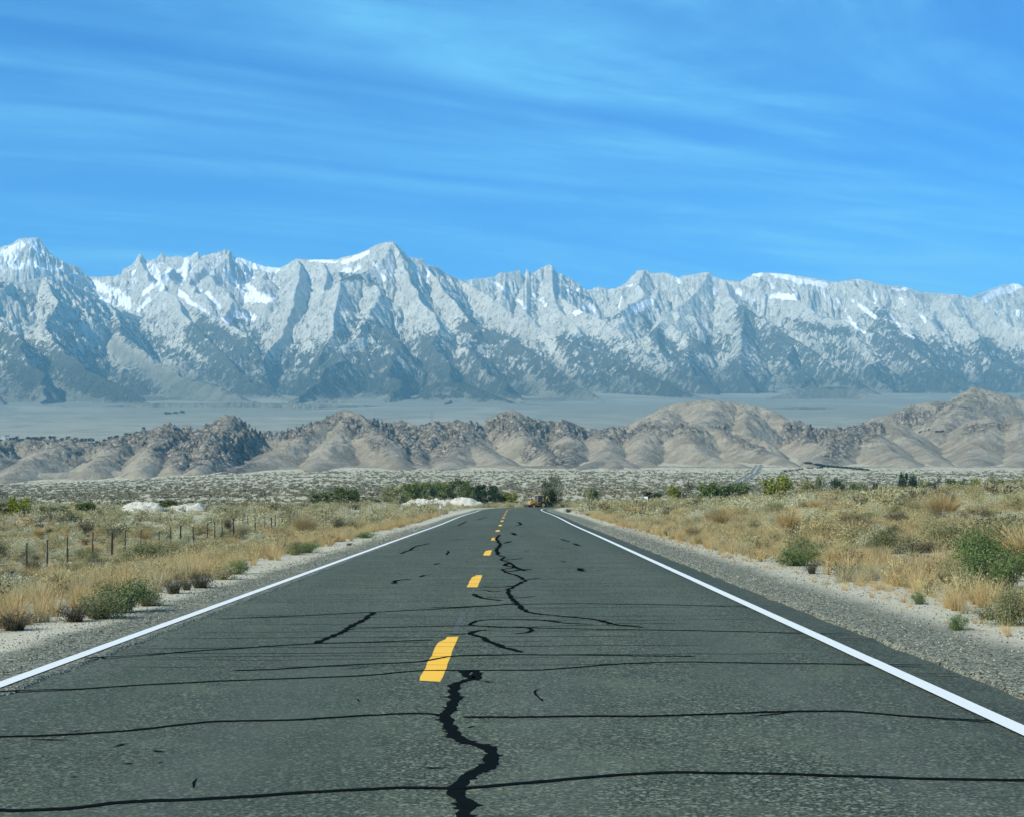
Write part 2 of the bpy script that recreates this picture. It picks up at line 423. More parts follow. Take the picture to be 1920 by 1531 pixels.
big.append(seam([(984, 1223), (965, 1219), (943, 1213), (925, 1205), (913, 1200), (903, 1193), (889, 1190), (877, 1187), (893, 1182), (920, 1180)], 0.07))
big.append(seam([(957, 1188), (985, 1186), (1003, 1181), (980, 1174), (940, 1176), (907, 1174), (880, 1172), (893, 1163), (933, 1160), (1007, 1161), (1060, 1165)], 0.05))
big.append(seam([(1215, 1177), (1172, 1173), (1145, 1169), (1122, 1161), (1060, 1155), (1010, 1151), (987, 1146), (977, 1139), (970, 1131), (958, 1119), (950, 1107), (966, 1097), (985, 1088), (972, 1079), (950, 1073), (940, 1067), (968, 1063), (955, 1054), (938, 1049), (946, 1044), (935, 1040)], 0.065, rag=0.6))
big.append(seam([(700, 1147), (690, 1156), (676, 1164), (658, 1174), (648, 1182), (625, 1191), (605, 1201), (588, 1207)], 0.06, rag=.6))
big.append(seam([(888, 1112), (897, 1119), (925, 1124), (950, 1126)], 0.08))
big.append(seam([(730, 1094), (742, 1093), (738, 1088), (775, 1085)], 0.07, rag=.6)); big.append(seam([(786, 1082), (795, 1077), (812, 1076)], 0.06))
big.append(seam([(748, 1038), (768, 1031), (778, 1024), (806, 1018)], 0.07, rag=.5)); big.append(seam([(836, 1040), (842, 1032), (856, 1033)], 0.06))
big.append(seam([(812, 1058), (825, 1055)], 0.1)); big.append(seam([(1084, 1064), (1089, 1067), (1093, 1071)], 0.12, rag=.6))
big.append(seam([(1052, 1010), (1068, 1015)], 0.10)); big.append(seam([(1074, 1018), (1088, 1023)], 0.12)); big.append(seam([(1050, 1028), (1060, 1027)], 0.08))
big.append(seam([(1050, 1051), (1060, 1053)], 0.09)); big.append(seam([(985, 1033), (990, 1034)], 0.12)); big.append(seam([(960, 998), (967, 1003)], 0.16))
big.append(seam([(858, 985), (875, 977)], 0.10)); big.append(seam([(975, 1005), (984, 1006)], 0.1)); big.append(seam([(925, 1026), (940, 1027)], 0.1))
big.append(seam([(1122, 1063), (1140, 1063)], 0.07)); big.append(seam([(895, 974), (914, 969)], 0.1)); big.append(seam([(840, 1012), (885, 1010)], 0.10))
for pts, w_ in (([(905, 1119), (960, 1121), (1010, 1117)], .05), ([(962, 1097), (935, 1101), (900, 1098)], .06), ([(975, 1130), (930, 1134), (880, 1137), (800, 1139)], .05), ([(985, 1086), (1015, 1083)], .06), ([(950, 1072), (985, 1066), (1000, 1068)], .08),
  ([(941, 1050), (985, 1046)], .09), ([(935, 1040), (931, 1030), (938, 1020), (930, 1010), (936, 1002)], .10), ([(955, 1054), (945, 1060), (968, 1063), (985, 1070)], .1), ([(1000, 1160), (1060, 1168), (1120, 1170)], .04), ([(880, 1187), (860, 1189), (835, 1187)], .04),
  ([(843, 1330), (830, 1327)], .03), ([(853, 1297), (838, 1299)], .03), ([(905, 1277), (925, 1279)], .02), ([(847, 1363), (826, 1360)], .03), ([(857, 1380), (835, 1377)], .03), ([(945, 1107), (925, 1109), (905, 1105)], .05), ([(648, 1181), (670, 1177)], .04),
  ([(1012, 1290), (1004, 1300), (1010, 1310), (1020, 1316)], .015), ([(365, 1478), (361, 1468), (364, 1458)], .012), ([(670, 1310), (673, 1316)], .012), ([(965, 985), (978, 983), (972, 978)], .15), ([(945, 1018), (960, 1014)], .12)):
    big.append(seam(pts, w_, rag=0.4))
trans = [
 [(-80, 1517), (0, 1519), (65, 1520), (150, 1515), (245, 1501), (290, 1503), (400, 1497), (520, 1490), (640, 1482), (760, 1476), (850, 1479), (880, 1477), (1000, 1467), (1100, 1457), (1200, 1450), (1280, 1448), (1440, 1450), (1700, 1459), (1920, 1463), (2000, 1464)],
 [(-120, 1383), (0, 1381), (110, 1379), (200, 1373), (300, 1363), (400, 1352), (533, 1350), (640, 1344), (770, 1337), (810, 1337), (840, 1343)],
 [(858, 1344), (1000, 1344), (1280, 1341), (1460, 1334), (1530, 1333), (1600, 1334), (1760, 1347), (1880, 1352)],
 [(-30, 1298), (0, 1296), (140, 1292), (280, 1283), (420, 1276), (560, 1271), (700, 1265), (790, 1256), (930, 1256), (1010, 1256), (1100, 1249), (1180, 1243), (1280, 1240), (1450, 1243), (1640, 1245), (1740, 1246)],
 [(430, 1257), (520, 1254), (640, 1247), (790, 1240), (850, 1229), (940, 1227), (1060, 1227), (1310, 1230)],
 [(150, 1234), (240, 1230), (400, 1218), (520, 1210), (600, 1206), (700, 1203), (820, 1199)],
 [(660, 1177), (760, 1175), (870, 1172), (980, 1176), (1120, 1179), (1280, 1181), (1500, 1186), (1600, 1188)],
 [(395, 1160), (560, 1154), (700, 1147), (860, 1139), (960, 1132), (1100, 1131), (1240, 1133), (1430, 1137)],
]
for k, p in enumerate(trans): big.append(seam(p, 0.046 if k < 3 else 0.05, rag=0.2))
thin = [[(640, 1255), (690, 1250)], [(785, 1441), (842, 1440)], [(1480, 1193), (1660, 1199)], [(960, 1177), (1060, 1172), (1215, 1171)], [(1140, 1168), (1300, 1169)],
 [(208, 1401), (240, 1394)], [(230, 1432), (252, 1431)], [(283, 1407), (310, 1410)], [(292, 1430), (306, 1428)], [(52, 1386), (130, 1388)], [(131, 1372), (163, 1369)], [(130, 1457), (146, 1457)], [(875, 1364), (888, 1361)],
 [(0, 1423), (16, 1422)], [(1410, 1342), (1440, 1340), (1490, 1334)], [(895, 1277), (925, 1279)], [(845, 1307), (870, 1305)], [(1700, 1262), (1810, 1264)]]
for p in thin: big.append(seam(p, 0.024, rag=0.5))
# faint hairlines across both lanes farther out
for k in range(84):
    y = 11.6 + 0.30 * k ** 1.19 + random.uniform(-0.3, 0.3) 
    a = random.choice([-3.7, -3.7, random.uniform(-3.6, 0.2)]); bb = random.choice([2.9, random.uniform(0.4, 2.9), random.uniform(-1.5, 2.9)])
    if bb - a < 0.8: bb = a + 1.4
    if bb > 2.95: bb = 2.95
    n = 60; q = np.linspace(a, bb, n); yy = y + 0.14 * fbm(q / 1.3, q * 0 + k, 4, 60) + 0.05 * (q + 3)
    wv = random.uniform(0.012, 0.026) * (0.7 + y / 40) * (0.6 + 0.6 * np.clip(fbm(q * 1.1, q * 0 + k * 3, 3, 61) + 0.4, 0, 1))
    e = np.clip(np.minimum(np.arange(n), np.arange(n)[::-1]) / 6, 0.1, 1); wv = wv * e
    V = np.zeros((n, 2, 3)); V[..., 0] = (xc(yy) + q)[:, None]; V[:, 0, 1] = yy + wv / 2; V[:, 1, 1] = yy - wv / 2
    V[..., 2] = roadz(V[..., 1]) + 0.002 + 0.00002 * k
    big.append((V.reshape(-1, 3), grid_faces(n, 2)))
def join(parts):
    V = []; Fs = []; o = 0
    for v, f in parts: V.append(v); Fs.append(f + o); o += len(v)
    return np.concatenate(V), np.concatenate(Fs)
V, Fc = join(big); mesh_np('tar_seams', V, Fc, m_tar, None, False, road)

# far piece of the road climbing the plain
def far_road():
    C_ = [(1366, 916), (1380, 908), (1398, 896), (1414, 886.5)]
    P = np.array([hit(*c)[:2] for c in C_]); P = np.vstack([P, P[-1] + (P[-1] - P[-2]) * 0.8])
    n = 60; q = np.linspace(0, len(P) - 1, n); X = np.interp(q, range(len(P)), P[:, 0]); Y = np.interp(q, range(len(P)), P[:, 1])
    tx, ty = np.gradient(X), np.gradient(Y); m = np.hypot(tx, ty); nx, ny = ty / m, -tx / m
    def rib(a, bb, dz):
        V = np.zeros((n, 2, 3))
        for i, l in enumerate((a, bb)): V[:, i, 0] = X + nx * l; V[:, i, 1] = Y + ny * l
        V[..., 2] = np.maximum(gz(V[..., 0], V[..., 1]), gz(X, Y)[:, None]) + dz
        return V, grid_faces(n, 2)
    m_fr = simple('old_asphalt', (0.15, 0.16, 0.135), 1.0, .15, .05, 0.0)
    o = mesh_np('distant_road', *rib(-10, 10, 0.9), m_fr); tag(o, kind='structure')
    for a in (-10.5, 10.0): mesh_np('edge_line', *rib(a, a + 0.5, 1.1), m_white, None, False, o)
    mesh_np('median', *rib(-1.8, 1.8, 1.05), m_ground, None, False, o)
far_road()

# ------------------------------------------------------------------ MOUNTAINS
def ridge_surface(X, Y, base, ridges, warp, k_slope, A, gl, gamp, reach, seed, rnd=0.0):
    """highest of many ridge lines, each with fluted flanks"""
    H = base.copy(); nearest = np.full(X.shape, 1e9)
    wx = warp * fbm(X / 900, Y / 900, 4, seed); wy = warp * fbm(X / 900 + 31, Y / 900 + 17, 4, seed + 3)
    flat = []
    for r in ridges:
        pts = np.array([at(*p[:3]) for p in r['p']]); pts[:, 1] = [p[2] for p in r['p']]
        arc = 0.0; ks = r.get('k', k_slope); Ar = r.get('A', A); g = r.get('g', gamp); w_ = r.get('w', 1.0)
        for i in range(len(pts) - 1):
            a, b_ = pts[i], pts[i + 1]; L = math.hypot(b_[0] - a[0], b_[1] - a[1]) + 1e-6
            rc = r.get('reach', reach)
            y0, y1 = min(a[1], b_[1]) - rc, max(a[1], b_[1]) + rc
            r0, r1 = np.searchsorted(Y[:, 0], [y0, y1]); 
            if r1 <= r0: arc += L; continue
            umin = (min(a[0], b_[0]) - rc) / np.where(min(a[0], b_[0]) - rc < 0, max(y0, 1), y1); umax = (max(a[0], b_[0]) + rc) / np.where(max(a[0], b_[0]) + rc > 0, max(y0, 1), y1)
            uu = X[0] / Y[0, 0]; c0, c1 = np.searchsorted(uu, [umin, umax])
            if c1 <= c0: arc += L; continue
            sl = (slice(r0, r1), slice(c0, c1))
            x = X[sl] + wx[sl] * w_; y = Y[sl] + wy[sl] * w_
            dx, dy = (b_[0] - a[0]) / L, (b_[1] - a[1]) / L
            tt = np.clip((x - a[0]) * dx + (y - a[1]) * dy, 0, L)
            ex = x - a[0] - tt * dx; ey = y - a[1] - tt * dy; d = np.hypot(ex, ey); rr = r.get('r', rnd); d = np.sqrt(d * d + rr * rr) - rr
            zr = a[2] + (b_[2] - a[2]) * tt / L
            drop = Ar * (1 - np.exp(-d * ks / Ar)) + 0.28 * d * (Ar > 150) + 2500 * sst(0.75 * rc, rc, d)
            z = zr - drop
            m = z > H[sl] - 350 * g
            if m.any():
                side = np.sign(dx * ey - dy * ex)
                s = (arc + tt + 0.35 * d)[m]; dd = d[m]
                gu = ridged(s / gl + side[m] * 37.7, dd / (gl * 7) + arc * 0, 4, seed + 9, 0.55)
                z2 = z[m] + g * (gu - 0.45) * np.minimum(dd * 0.75, gl * 0.85)
                zz = z.copy(); zz[m] = z2
                up = m & (zz > H[sl])
                Hs = H[sl]; Hs[up] = zz[up]; H[sl] = Hs
                ns_ = nearest[sl]; ns_[up] = d[up]; nearest[sl] = ns_
            arc += L
    return H, nearest

SKY = [(-260,520),(-200,500),(-150,512),(-90,485),(-40,480),(0,463),(20,457),(37,447),(55,445),(72,446),(80,457),(90,470),(100,480),(113,487),(127,495),(147,500),(157,512),(167,519),(187,519),(213,517),(227,515),(230,503),(243,498),(253,490),(258,478),(262,476),(267,479),(272,488),(283,487),(293,486),(298,478),(303,473),(308,479),(312,482),(320,482),(328,479),(340,481),(355,482),(362,476),(370,471),(375,482),(388,478),(400,475),(410,472),(423,467),(432,470),(437,480),(457,485),(480,495),(500,500),(523,502),(540,495),(555,484),(567,486),(583,487),(633,486),(640,483),(667,477),(683,470),(707,458),(723,454),(737,453),(743,458),(755,470),(763,480),(773,483),(792,485),(800,497),(817,499),(827,505),(840,515),(857,523),(873,526),(890,523),(907,521),(928,519),(933,513),(950,511),(970,508),(975,505),(979,515),(983,517),(987,504),(992,506),(995,513),(1002,512),(1010,505),(1023,498),(1033,496),(1038,502),(1045,513),(1053,514),(1070,522),(1083,530),(1093,540),(1107,543),(1120,538),(1130,539),(1140,543),(1157,540),(1173,532),(1180,523),(1193,508),(1210,505),(1220,512),(1232,512),(1243,510),(1260,515),(1273,522),(1280,517),(1300,515),(1320,510),(1330,510),(1337,518),(1357,525),(1390,527),(1413,513),(1430,511),(1463,513),(1493,517),(1533,523),(1563,529),(1587,526),(1610,523),(1630,527),(1660,535),(1697,538),(1723,547),(1760,550),(1800,553),(1817,558),(1847,547),(1877,535),(1897,532),(1910,533),(1925,540),(1990,560),(2060,540),(2140,555),(2260,530)]
def skD(px): return float(np.interp(px, [-260, 55, 167, 262, 423, 523, 600, 735, 800, 870, 1033, 1140, 1330, 1500, 1700, 1817, 1897, 2260], [19200, 19300, 20300, 19900, 19700, 19900, 19000, 17600, 18000, 19200, 20300, 20800, 20300, 20200, 20300, 20900, 21800, 21800]))
ridges = [dict(p=[(a, b_, skD(a)) for a, b_ in SKY], k=1.15, A=1650, g=1.0, w=0.0, reach=3800)]
def rg(pts, **k): ridges.append(dict(p=[(a, b_, d * 1000) for a, b_, d in pts], **k))
rg([(-120,600,13.2),(-60,560,14.2),(0,528,14.7),(60,524,15),(90,518,15.2),(125,528,15.5),(167,550,16),(200,567,16.4),(233,582,17),(262,592,17.6),(290,560,18.6)], w=.15)
rg([(80,520,15.1),(95,560,14.5),(85,610,13.6),(120,660,12.9),(167,690,12.3),(217,722,11.8),(267,745,11.4),(292,764,11.1)], w=.5)
rg([(0,528,14.7),(-20,590,13.5),(30,625,12.9),(50,670,12.3),(75,710,11.8),(90,745,11.3)])
rg([(-60,560,14.2),(-120,640,12.9),(-60,700,12.0),(-10,735,11.4)])
rg([(200,567,16.4),(225,610,15.2),(255,650,14.2),(300,680,13.5),(325,698,13.1),(385,715,12.4),(440,738,11.8),(480,752,11.3)], w=.4)
rg([(262,476,19.9),(275,520,18.8),(310,545,17.8),(330,552,17.2),(350,585,16.4),(385,625,15.4),(420,665,14.5),(465,705,13.4),(520,738,12.4),(560,755,11.7)], w=.4)
rg([(330,552,17.2),(365,575,16.8),(400,592,16.3),(440,610,15.6),(470,632,15)], w=.3)
rg([(423,467,19.7),(415,510,18.8),(430,560,17.8),(420,590,17.2)]); rg([(370,471,19.8),(365,510,18.9),(385,555,17.9)]); rg([(303,473,19.8),(320,515,18.7)])
rg([(480,495,19.8),(495,530,18.8),(520,560,17.8)])
rg([(555,484,19.3),(562,520,18),(548,570,16.8),(535,610,15.9),(512,648,15.1),(488,676,14.5)], k=1.3, w=.3)
rg([(610,488,18.9),(608,530,17.6),(595,580,16.5),(578,630,15.5),(568,676,14.7)], k=1.3, w=.3)
rg([(735,453,17.6),(715,490,17),(680,512,16.7),(640,525,16.4),(625,570,15.7),(620,620,14.9),(600,672,14)], w=.3)
rg([(705,500,16.9),(712,550,16),(700,590,15.3),(665,630,14.5),(640,670,13.7),(610,705,12.8),(575,738,12),(540,756,11.4)])
rg([(700,590,15.3),(730,640,14.4),(720,690,13.4),(745,730,12.4),(730,756,11.6)])
rg([(735,453,17.6),(762,510,16.9),(790,560,16.1),(822,585,15.6),(812,640,14.7),(835,680,13.8),(850,715,13),(838,748,12)], w=.4)
rg([(800,497,18),(830,540,17),(865,580,16.1),(887,606,15.5),(935,625,15),(973,640,14.5),(1020,672,13.8),(1060,705,13),(1110,738,12.2),(1160,765,11.5)], w=.25)
rg([(887,606,15.5),(880,650,14.4),(905,690,13.5),(940,722,12.6),(985,752,11.7)]); rg([(822,716,12.3),(873,716,12.2),(915,735,11.9),(975,757,11.4)], k=.45, g=.3, w=.1)
rg([(857,523,19),(905,550,18.2),(960,585,17.2),(1007,612,16.5),(1057,633,16),(1123,660,15.1),(1173,682,14.4),(1230,708,13.6),(1275,730,13),(1345,752,12.2)], w=.25)
rg([(1033,496,20.3),(1036,540,19.3),(1050,580,18.3),(1080,610,17.4)], w=.1); rg([(987,504,20.2),(980,545,19.3),(985,580,18.4)], w=.1); rg([(950,511,20),(940,550,19)], w=.1)
rg([(1057,560,19),(1110,590,18),(1160,620,17.1),(1200,650,16.3),(1222,668,15.8),(1280,700,14.8),(1345,728,13.9)], w=.2)
rg([(1210,505,20.5),(1200,550,19.5),(1170,585,18.7),(1150,610,18)]); 
rg([(1330,510,20.3),(1310,545,19.4),(1270,575,18.6),(1240,600,18),(1232,640,17)], w=.3); 
rg([(1270,575,18.6),(1285,620,17.4),(1300,660,16.3),(1320,705,15.1),(1300,735,14.2)])
rg([(1357,525,20.2),(1370,555,19.2),(1393,578,18.3),(1395,620,17.2),(1385,670,16),(1400,710,14.9),(1425,740,14)], w=.25)
rg([(1393,578,18.3),(1440,600,17.7),(1480,625,17.1),(1530,660,16.2),(1575,692,15.2),(1620,720,14.3),(1670,750,13.4)], w=.3)
rg([(1480,625,17.1),(1475,670,15.9),(1500,710,14.8),(1520,735,13.9)])
rg([(1463,513,20.4),(1490,560,19.3),(1530,590,18.5),(1600,600,18.1),(1650,625,17.4),(1690,655,16.5),(1740,690,15.5),(1800,724,14.5),(1850,750,13.7)], w=.3)
rg([(1600,600,18.1),(1610,640,17),(1650,690,15.6),(1690,725,14.6)])
rg([(1610,523,20.4),(1640,565,19.4),(1690,600,18.5),(1720,640,17.5),(1780,690,16.2),(1840,725,15.2)])
rg([(1760,550,20.4),(1790,590,19.3),(1830,620,18.5),(1850,660,17.4),(1910,705,16)]); rg([(1817,558,20.9),(1870,590,19.8),(1930,625,18.8),(2010,660,17.6),(2100,700,16)]); rg([(1697,538,20.3),(1715,580,19.2),(1760,615,18.3)])
rg([(1420,752,12.6),(1470,738,12.8),(1513,725,13),(1590,724,13),(1640,745,12.6),(1700,772,12)], k=.5, g=.15, w=.05, A=400)
rg([(2100,600,17),(2000,690,14.5),(1960,735,13.4)]); rg([(1180,760,12.2),(1250,752,12.4),(1330,760,12.0)], k=.45, g=.3, w=.1)
rg([(560,765,11.6),(620,742,11.8),(680,752,11.7)], k=.32, g=.3, w=.1)

for r_ in ridges[1:]:
    (a0, b0, d0), (a1, b1, d1) = r_['p'][-2], r_['p'][-1]
    if d1 < 13700 and r_.get('g', 1) > .35: r_['p'].append((a1 + 0.6 * (a1 - a0), max(b1 + 6, 758), d1 - 0.55 * (d1 - 10400))); r_['p'].append((a1 + 1.0 * (a1 - a0), 775, 10400))
for a, b_, c_ in ((480, 742, 30), (250, 760, -40), (800, 762, 40), (1130, 756, 50), (1340, 750, 40), (1780, 748, 60), (620, 758, 10), (1000, 760, 20), (60, 752, -30), (1900, 752, 40)):
    rg([(a, b_, 12.9), (a + c_, b_ + 14, 12.0), (a + 1.8 * c_, b_ + 30, 11.0)], k=.13, A=140, g=.04, w=.1, reach=2200)
NC, NR = 1500, 620
U = np.linspace(-0.45, 0.45, NC); Yr = np.concatenate([np.linspace(10300, 15500, 330), np.linspace(15515, 22600, NR - 330)])
Ym, Um = np.meshgrid(Yr, U, indexing='ij'); Xm = Um * Ym
basem = np.interp(Ym, PY, PZ) - 25 - sst(16000, 22600, Ym) * 400 + 0.02 * np.clip(Ym - 11600, 0, 900) - 420 * sst(12700, 15500, Ym) + 45 * fbm(Xm / 900, Ym / 1500, 3, 77) * sst(11300, 12000, Ym)
H, near = ridge_surface(Xm, Ym, basem, ridges, 300, 0.95, 1300, 380, 0.6, 3000, 70)
def erode(H, it, Kdt):
    nr, nc = H.shape; dyr = np.gradient(Yr)[:, None] * np.ones(nc); dxr = Ym * (U[1] - U[0]); cell = (dyr * dxr).ravel().tolist()
    idx = np.arange(nr * nc).reshape(nr, nc); acc_out = None
    for _ in range(it):
        best = np.zeros(H.shape); rec = idx.copy(); dist = np.ones(H.shape); Hp = np.pad(H, 1, constant_values=1e9); Ip = np.pad(idx, 1)
        for dr in (-1, 0, 1):
            for dc in (-1, 0, 1):
                if dr == 0 and dc == 0: continue
                hn = Hp[1 + dr:1 + dr + nr, 1 + dc:1 + dc + nc]; dd = np.hypot(dr * dyr, dc * dxr + dr * dyr * Um)
                s_ = (H - hn) / dd; m = s_ > best; best[m] = s_[m]; rec[m] = Ip[1 + dr:1 + dr + nr, 1 + dc:1 + dc + nc][m]; dist[m] = dd[m]
        order = np.argsort(H.ravel(), kind='stable'); ol = order.tolist(); rl = rec.ravel().tolist(); acc = list(cell)
        for i in reversed(ol):
            j = rl[i]
            if j != i: acc[j] += acc[i]
        A_ = np.array(acc); f = (Kdt * np.minimum(A_, 3e6) ** 0.5 / dist.ravel()).tolist(); h = H.ravel().tolist()
        for i in ol:
            j = rl[i]
            if j != i: h[i] = (h[i] + f[i] * h[j]) / (1 + f[i])
        H = np.array(h).reshape(nr, nc); H = H * 0.94 + 0.06 * blur(H, 1); acc_out = A_.reshape(nr, nc)
    return H, acc_out
def blur(a, r):
    for ax in (0, 1):
        p = np.pad(a, [(r + 1, r) if i == ax else (0, 0) for i in (0, 1)], mode='edge'); cs = np.cumsum(p, axis=ax)
        n = a.shape[ax]; k = 2 * r + 1
        a = (np.take(cs, range(k, k + n), axis=ax) - np.take(cs, range(0, n), axis=ax)) / k
    return a
H = H + np.clip((H - basem) / 500, 0, 1) * np.clip(near / 260, 0.1, 1) * 90 * fbm(Xm / 330, Ym / 400, 5, 78, 0.6)
H += np.clip((H - basem) / 500, 0, 1) * np.clip(near / 300, 0.1, 1) * 130 * (ridged(Xm / 300 + .3 * fbm(Xm / 500, Ym / 500, 3, 79), Ym / 420, 5, 99, 0.6) - 0.4)
H0 = H; H, flow = erode(H, 9, 0.045); w0 = np.clip((H0 - basem) / 150, 0, 1); H = H0 * (1 - w0) + H * w0
rel = np.clip((H - basem) / 500, 0, 1); nr_ = np.clip(near / 260, 0.12, 1)
H += rel * nr_ * (40 * (ridged(Xm / 420, Ym / 620, 5, 81, 0.55) - 0.42) + 60 * (ridged(Xm / 120, Ym / 230, 4, 90, 0.65) - 0.4))
# hold the crest line to its surveyed height
tgt = np.interp(np.arctan(U), [math.atan(ray(a, b_)[0]) for a, b_ in SKY], [ray(a, b_)[1] for a, b_ in SKY])
pxU = CX + F * U
jag = np.interp(pxU, [0, 80, 160, 225, 445, 500, 900, 925, 1060, 1100, 1160, 1180, 1280, 1400], [.8, 1, .8, 1.3, 1.3, .3, .5, 1.2, 1, 1.2, .9, .6, .8, .3])
tgt = tgt + jag * 3.4 / F * (ridged(pxU / 9.0, pxU * 0 + .3, 3, 401) - .45)
tanm = (H - CAMH) / Ym; cur = tanm.max(0)
wgt = sst(0.72, 0.97, tanm / cur[None, :])
H = H + wgt * (tgt - cur)[None, :] * Ym
gy_, gx_ = np.gradient(H); dX = np.gradient(Xm, axis=1); dY = np.gradient(Ym, axis=0)
slope = np.hypot(gx_ / dX, gy_ / dY)
def blur(a, r):
    for ax in (0, 1):
        p = np.pad(a, [(r + 1, r) if i == ax else (0, 0) for i in (0, 1)], mode='edge'); cs = np.cumsum(p, axis=ax)
        n = a.shape[ax]; k = 2 * r + 1
        a = (np.take(cs, range(k, k + n), axis=ax) - np.take(cs, range(0, n), axis=ax)) / k
    return a
conc = blur(H, 9) - H; conc2 = blur(H, 3) - H
PXm, PYm = to_px(Xm, Ym, H)
def strokes(L, PX, PYY):
    out = np.zeros(PX.shape)
    for pts, r, a in L:
        if len(pts) == 1: pts = pts + [(pts[0][0] + 1, pts[0][1])]
        m = (PX > min(p[0] for p in pts) - 3 * r) & (PX < max(p[0] for p in pts) + 3 * r) & (PYY > min(p[1] for p in pts) - 3 * r) & (PYY < max(p[1] for p in pts) + 3 * r)
        if not m.any(): continue
        x, y = PX[m], PYY[m]; best = np.full(x.shape, 1e9)
        for (ax, ay), (bx, by) in zip(pts[:-1], pts[1:]):
            L2 = (bx - ax) ** 2 + (by - ay) ** 2 + 1e-9; tt = np.clip(((x - ax) * (bx - ax) + (y - ay) * (by - ay)) / L2, 0, 1)
            best = np.minimum(best, np.hypot(x - ax - tt * (bx - ax), y - ay - tt * (by - ay)))
        out[m] = np.maximum(out[m], a * np.exp(-(best / r) ** 2))
    return out
WX = 7 * fbm(Xm / 260, Ym / 400, 4, 301); WY = 6 * fbm(Xm / 240, Ym / 420, 4, 305); PXm0, PYm0 = PXm, PYm; PXm = PXm + WX; PYm = PYm + WY
FOR = [([(0,535),(50,560)],18,.6),([(0,655),(60,690),(130,700),(190,722),(255,748)],34,.95),([(130,640),(170,670)],22,.7),([(60,560),(140,590),(240,620),(290,640)],36,.42),
 ([(290,655),(350,690),(420,715),(500,742)],20,1),([(380,620),(440,670),(490,705),(540,725)],30,.9),([(440,603),(500,612)],9,1),([(480,630),(475,665)],12,.9),
 ([(560,700),(640,700),(700,690),(745,720),(770,742)],36,.75),([(500,710),(560,725)],26,.85),([(650,615),(700,610),(760,650),(790,690)],22,.6),([(640,516),(700,530)],13,.8),([(720,560),(730,600)],10,.5),
 ([(870,612),(930,632),(985,665),(1045,712)],18,.8),([(800,650),(840,690),(890,705),(960,740)],28,.75),([(860,560),(885,600)],12,.45),([(900,660),(960,700)],26,.55),
 ([(1060,640),(1150,682),(1230,720),(1290,745)],15,.95),([(1080,680),(1130,720),(1200,745)],24,.6),([(1110,640),(1170,672)],12,.5),
 ([(1205,590),(1240,640),(1290,690),(1320,705)],13,.8),([(1140,600),(1180,585)],6,.6),([(1290,700),(1350,735),(1420,735)],22,.6),([(1300,655),(1360,640)],18,.5),
 ([(1395,590),(1430,640),(1480,680),(1540,715),(1610,745)],22,1),([(1470,600),(1540,620),(1600,625)],12,.7),([(1420,610),(1500,670),(1560,720)],30,.5),([(1380,700),(1400,740)],20,.6),([(1560,650),(1620,700),(1680,740)],26,.6),
 ([(1650,600),(1670,650),(1740,665),(1800,690),(1870,725)],24,1),([(1740,680),(1790,730)],28,.8),([(1850,670),(1920,720)],34,.95),([(1700,720),(1760,740)],22,.7)]
SNW = [([(8,478),(40,505)],9,1),([(60,490),(95,505)],8,.9),([(18,470),(40,458)],5,.9),([(58,452),(76,474)],6,.9),([(105,500),(150,522)],6,.7),([(172,532),(215,548),(243,572)],9,.95),([(188,560),(230,572)],6,.8),([(258,582),(280,563)],4,1),([(287,500),(300,528),(272,548)],5,.9),([(318,505),(302,545)],4,1),([(335,545),(358,568),(400,590),(428,602)],4,1.1),([(388,548),(412,578)],3.5,1),([(350,488),(344,522)],3.5,1),([(440,488),(480,499),(522,506)],4.5,1.1),([(460,500),(464,530),(482,552)],5,1),([(438,590),(478,596)],8,1.2),([(458,558),(505,560)],9,.9),([(422,508),(452,545)],4,1),([(583,490),(632,489)],3,1),([(642,492),(690,474)],5,1),([(645,508),(672,502)],5,1),([(700,492),(722,522)],3.5,1),([(728,485),(733,515)],3,1),([(770,492),(788,520)],4.5,.9),([(803,500),(806,530)],3,.8),([(922,528),(955,546)],3,1.1),([(972,566),(986,578)],4,1.1),([(997,553),(1022,571)],4.5,1.1),([(1058,546),(1086,544)],3.5,1),([(1078,587),(1105,574),(1122,592)],6,1.1),([(1185,582),(1218,566)],8,1.2),([(1178,538),(1192,532)],3,1),([(1160,592),(1166,560)],2.5,1),([(1264,514),(1272,530)],3.5,1),([(1383,547),(1412,562)],7,1.2),([(1438,555),(1492,556)],6.5,1.2),([(1415,518),(1425,515)],5,1),([(1450,513),(1500,526),(1548,536)],6,1.3),([(1545,550),(1572,590),(1622,622)],3,1.2),([(1566,556),(1590,590),(1612,618)],3,1.2),([(1598,563),(1618,580),(1642,597)],5,1.1),([(1638,545),(1642,568)],3,1),([(1690,560),(1698,572)],4,1),([(1725,592),(1736,602)],4,1),([(1675,540),(1706,541)],3,1),([(1845,563),(1880,545),(1912,536)],8,1.2),([(1908,588),(1925,598)],8,1.2),([(1698,624),(1712,634)],3.5,1),([(1668,590),(1690,612)],2.5,1),([(1440,525),(1452,540)],2.5,.9),([(1340,545),(1348,562)],2.5,.9),([(1500,640),(1510,650)],1,0)]
forest = strokes(FOR, PXm, PYm)
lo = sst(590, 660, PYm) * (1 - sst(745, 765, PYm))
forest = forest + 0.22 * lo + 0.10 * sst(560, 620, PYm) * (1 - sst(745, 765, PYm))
smooth_fan = strokes([([(215,650),(280,690),(340,720),(430,755)],22,1),([(90,720),(200,760)],14,.6),([(1480,740),(1600,740),(1650,760)],16,1),([(1200,730),(1100,735)],10,.3)], PXm, PYm)
gul = np.clip((np.log10(np.maximum(flow, 100)) - 3.6) / 1.6, 0, 1)
forest = 1.15 * forest + 0.14 * lo * (1 - gul) - 0.25 * gul * sst(0.5, 1, gul)
forest = (forest + 0.1) * np.clip((H - basem) / 70, 0, 1) - 0.1
forest = np.minimum(forest, 0.98)
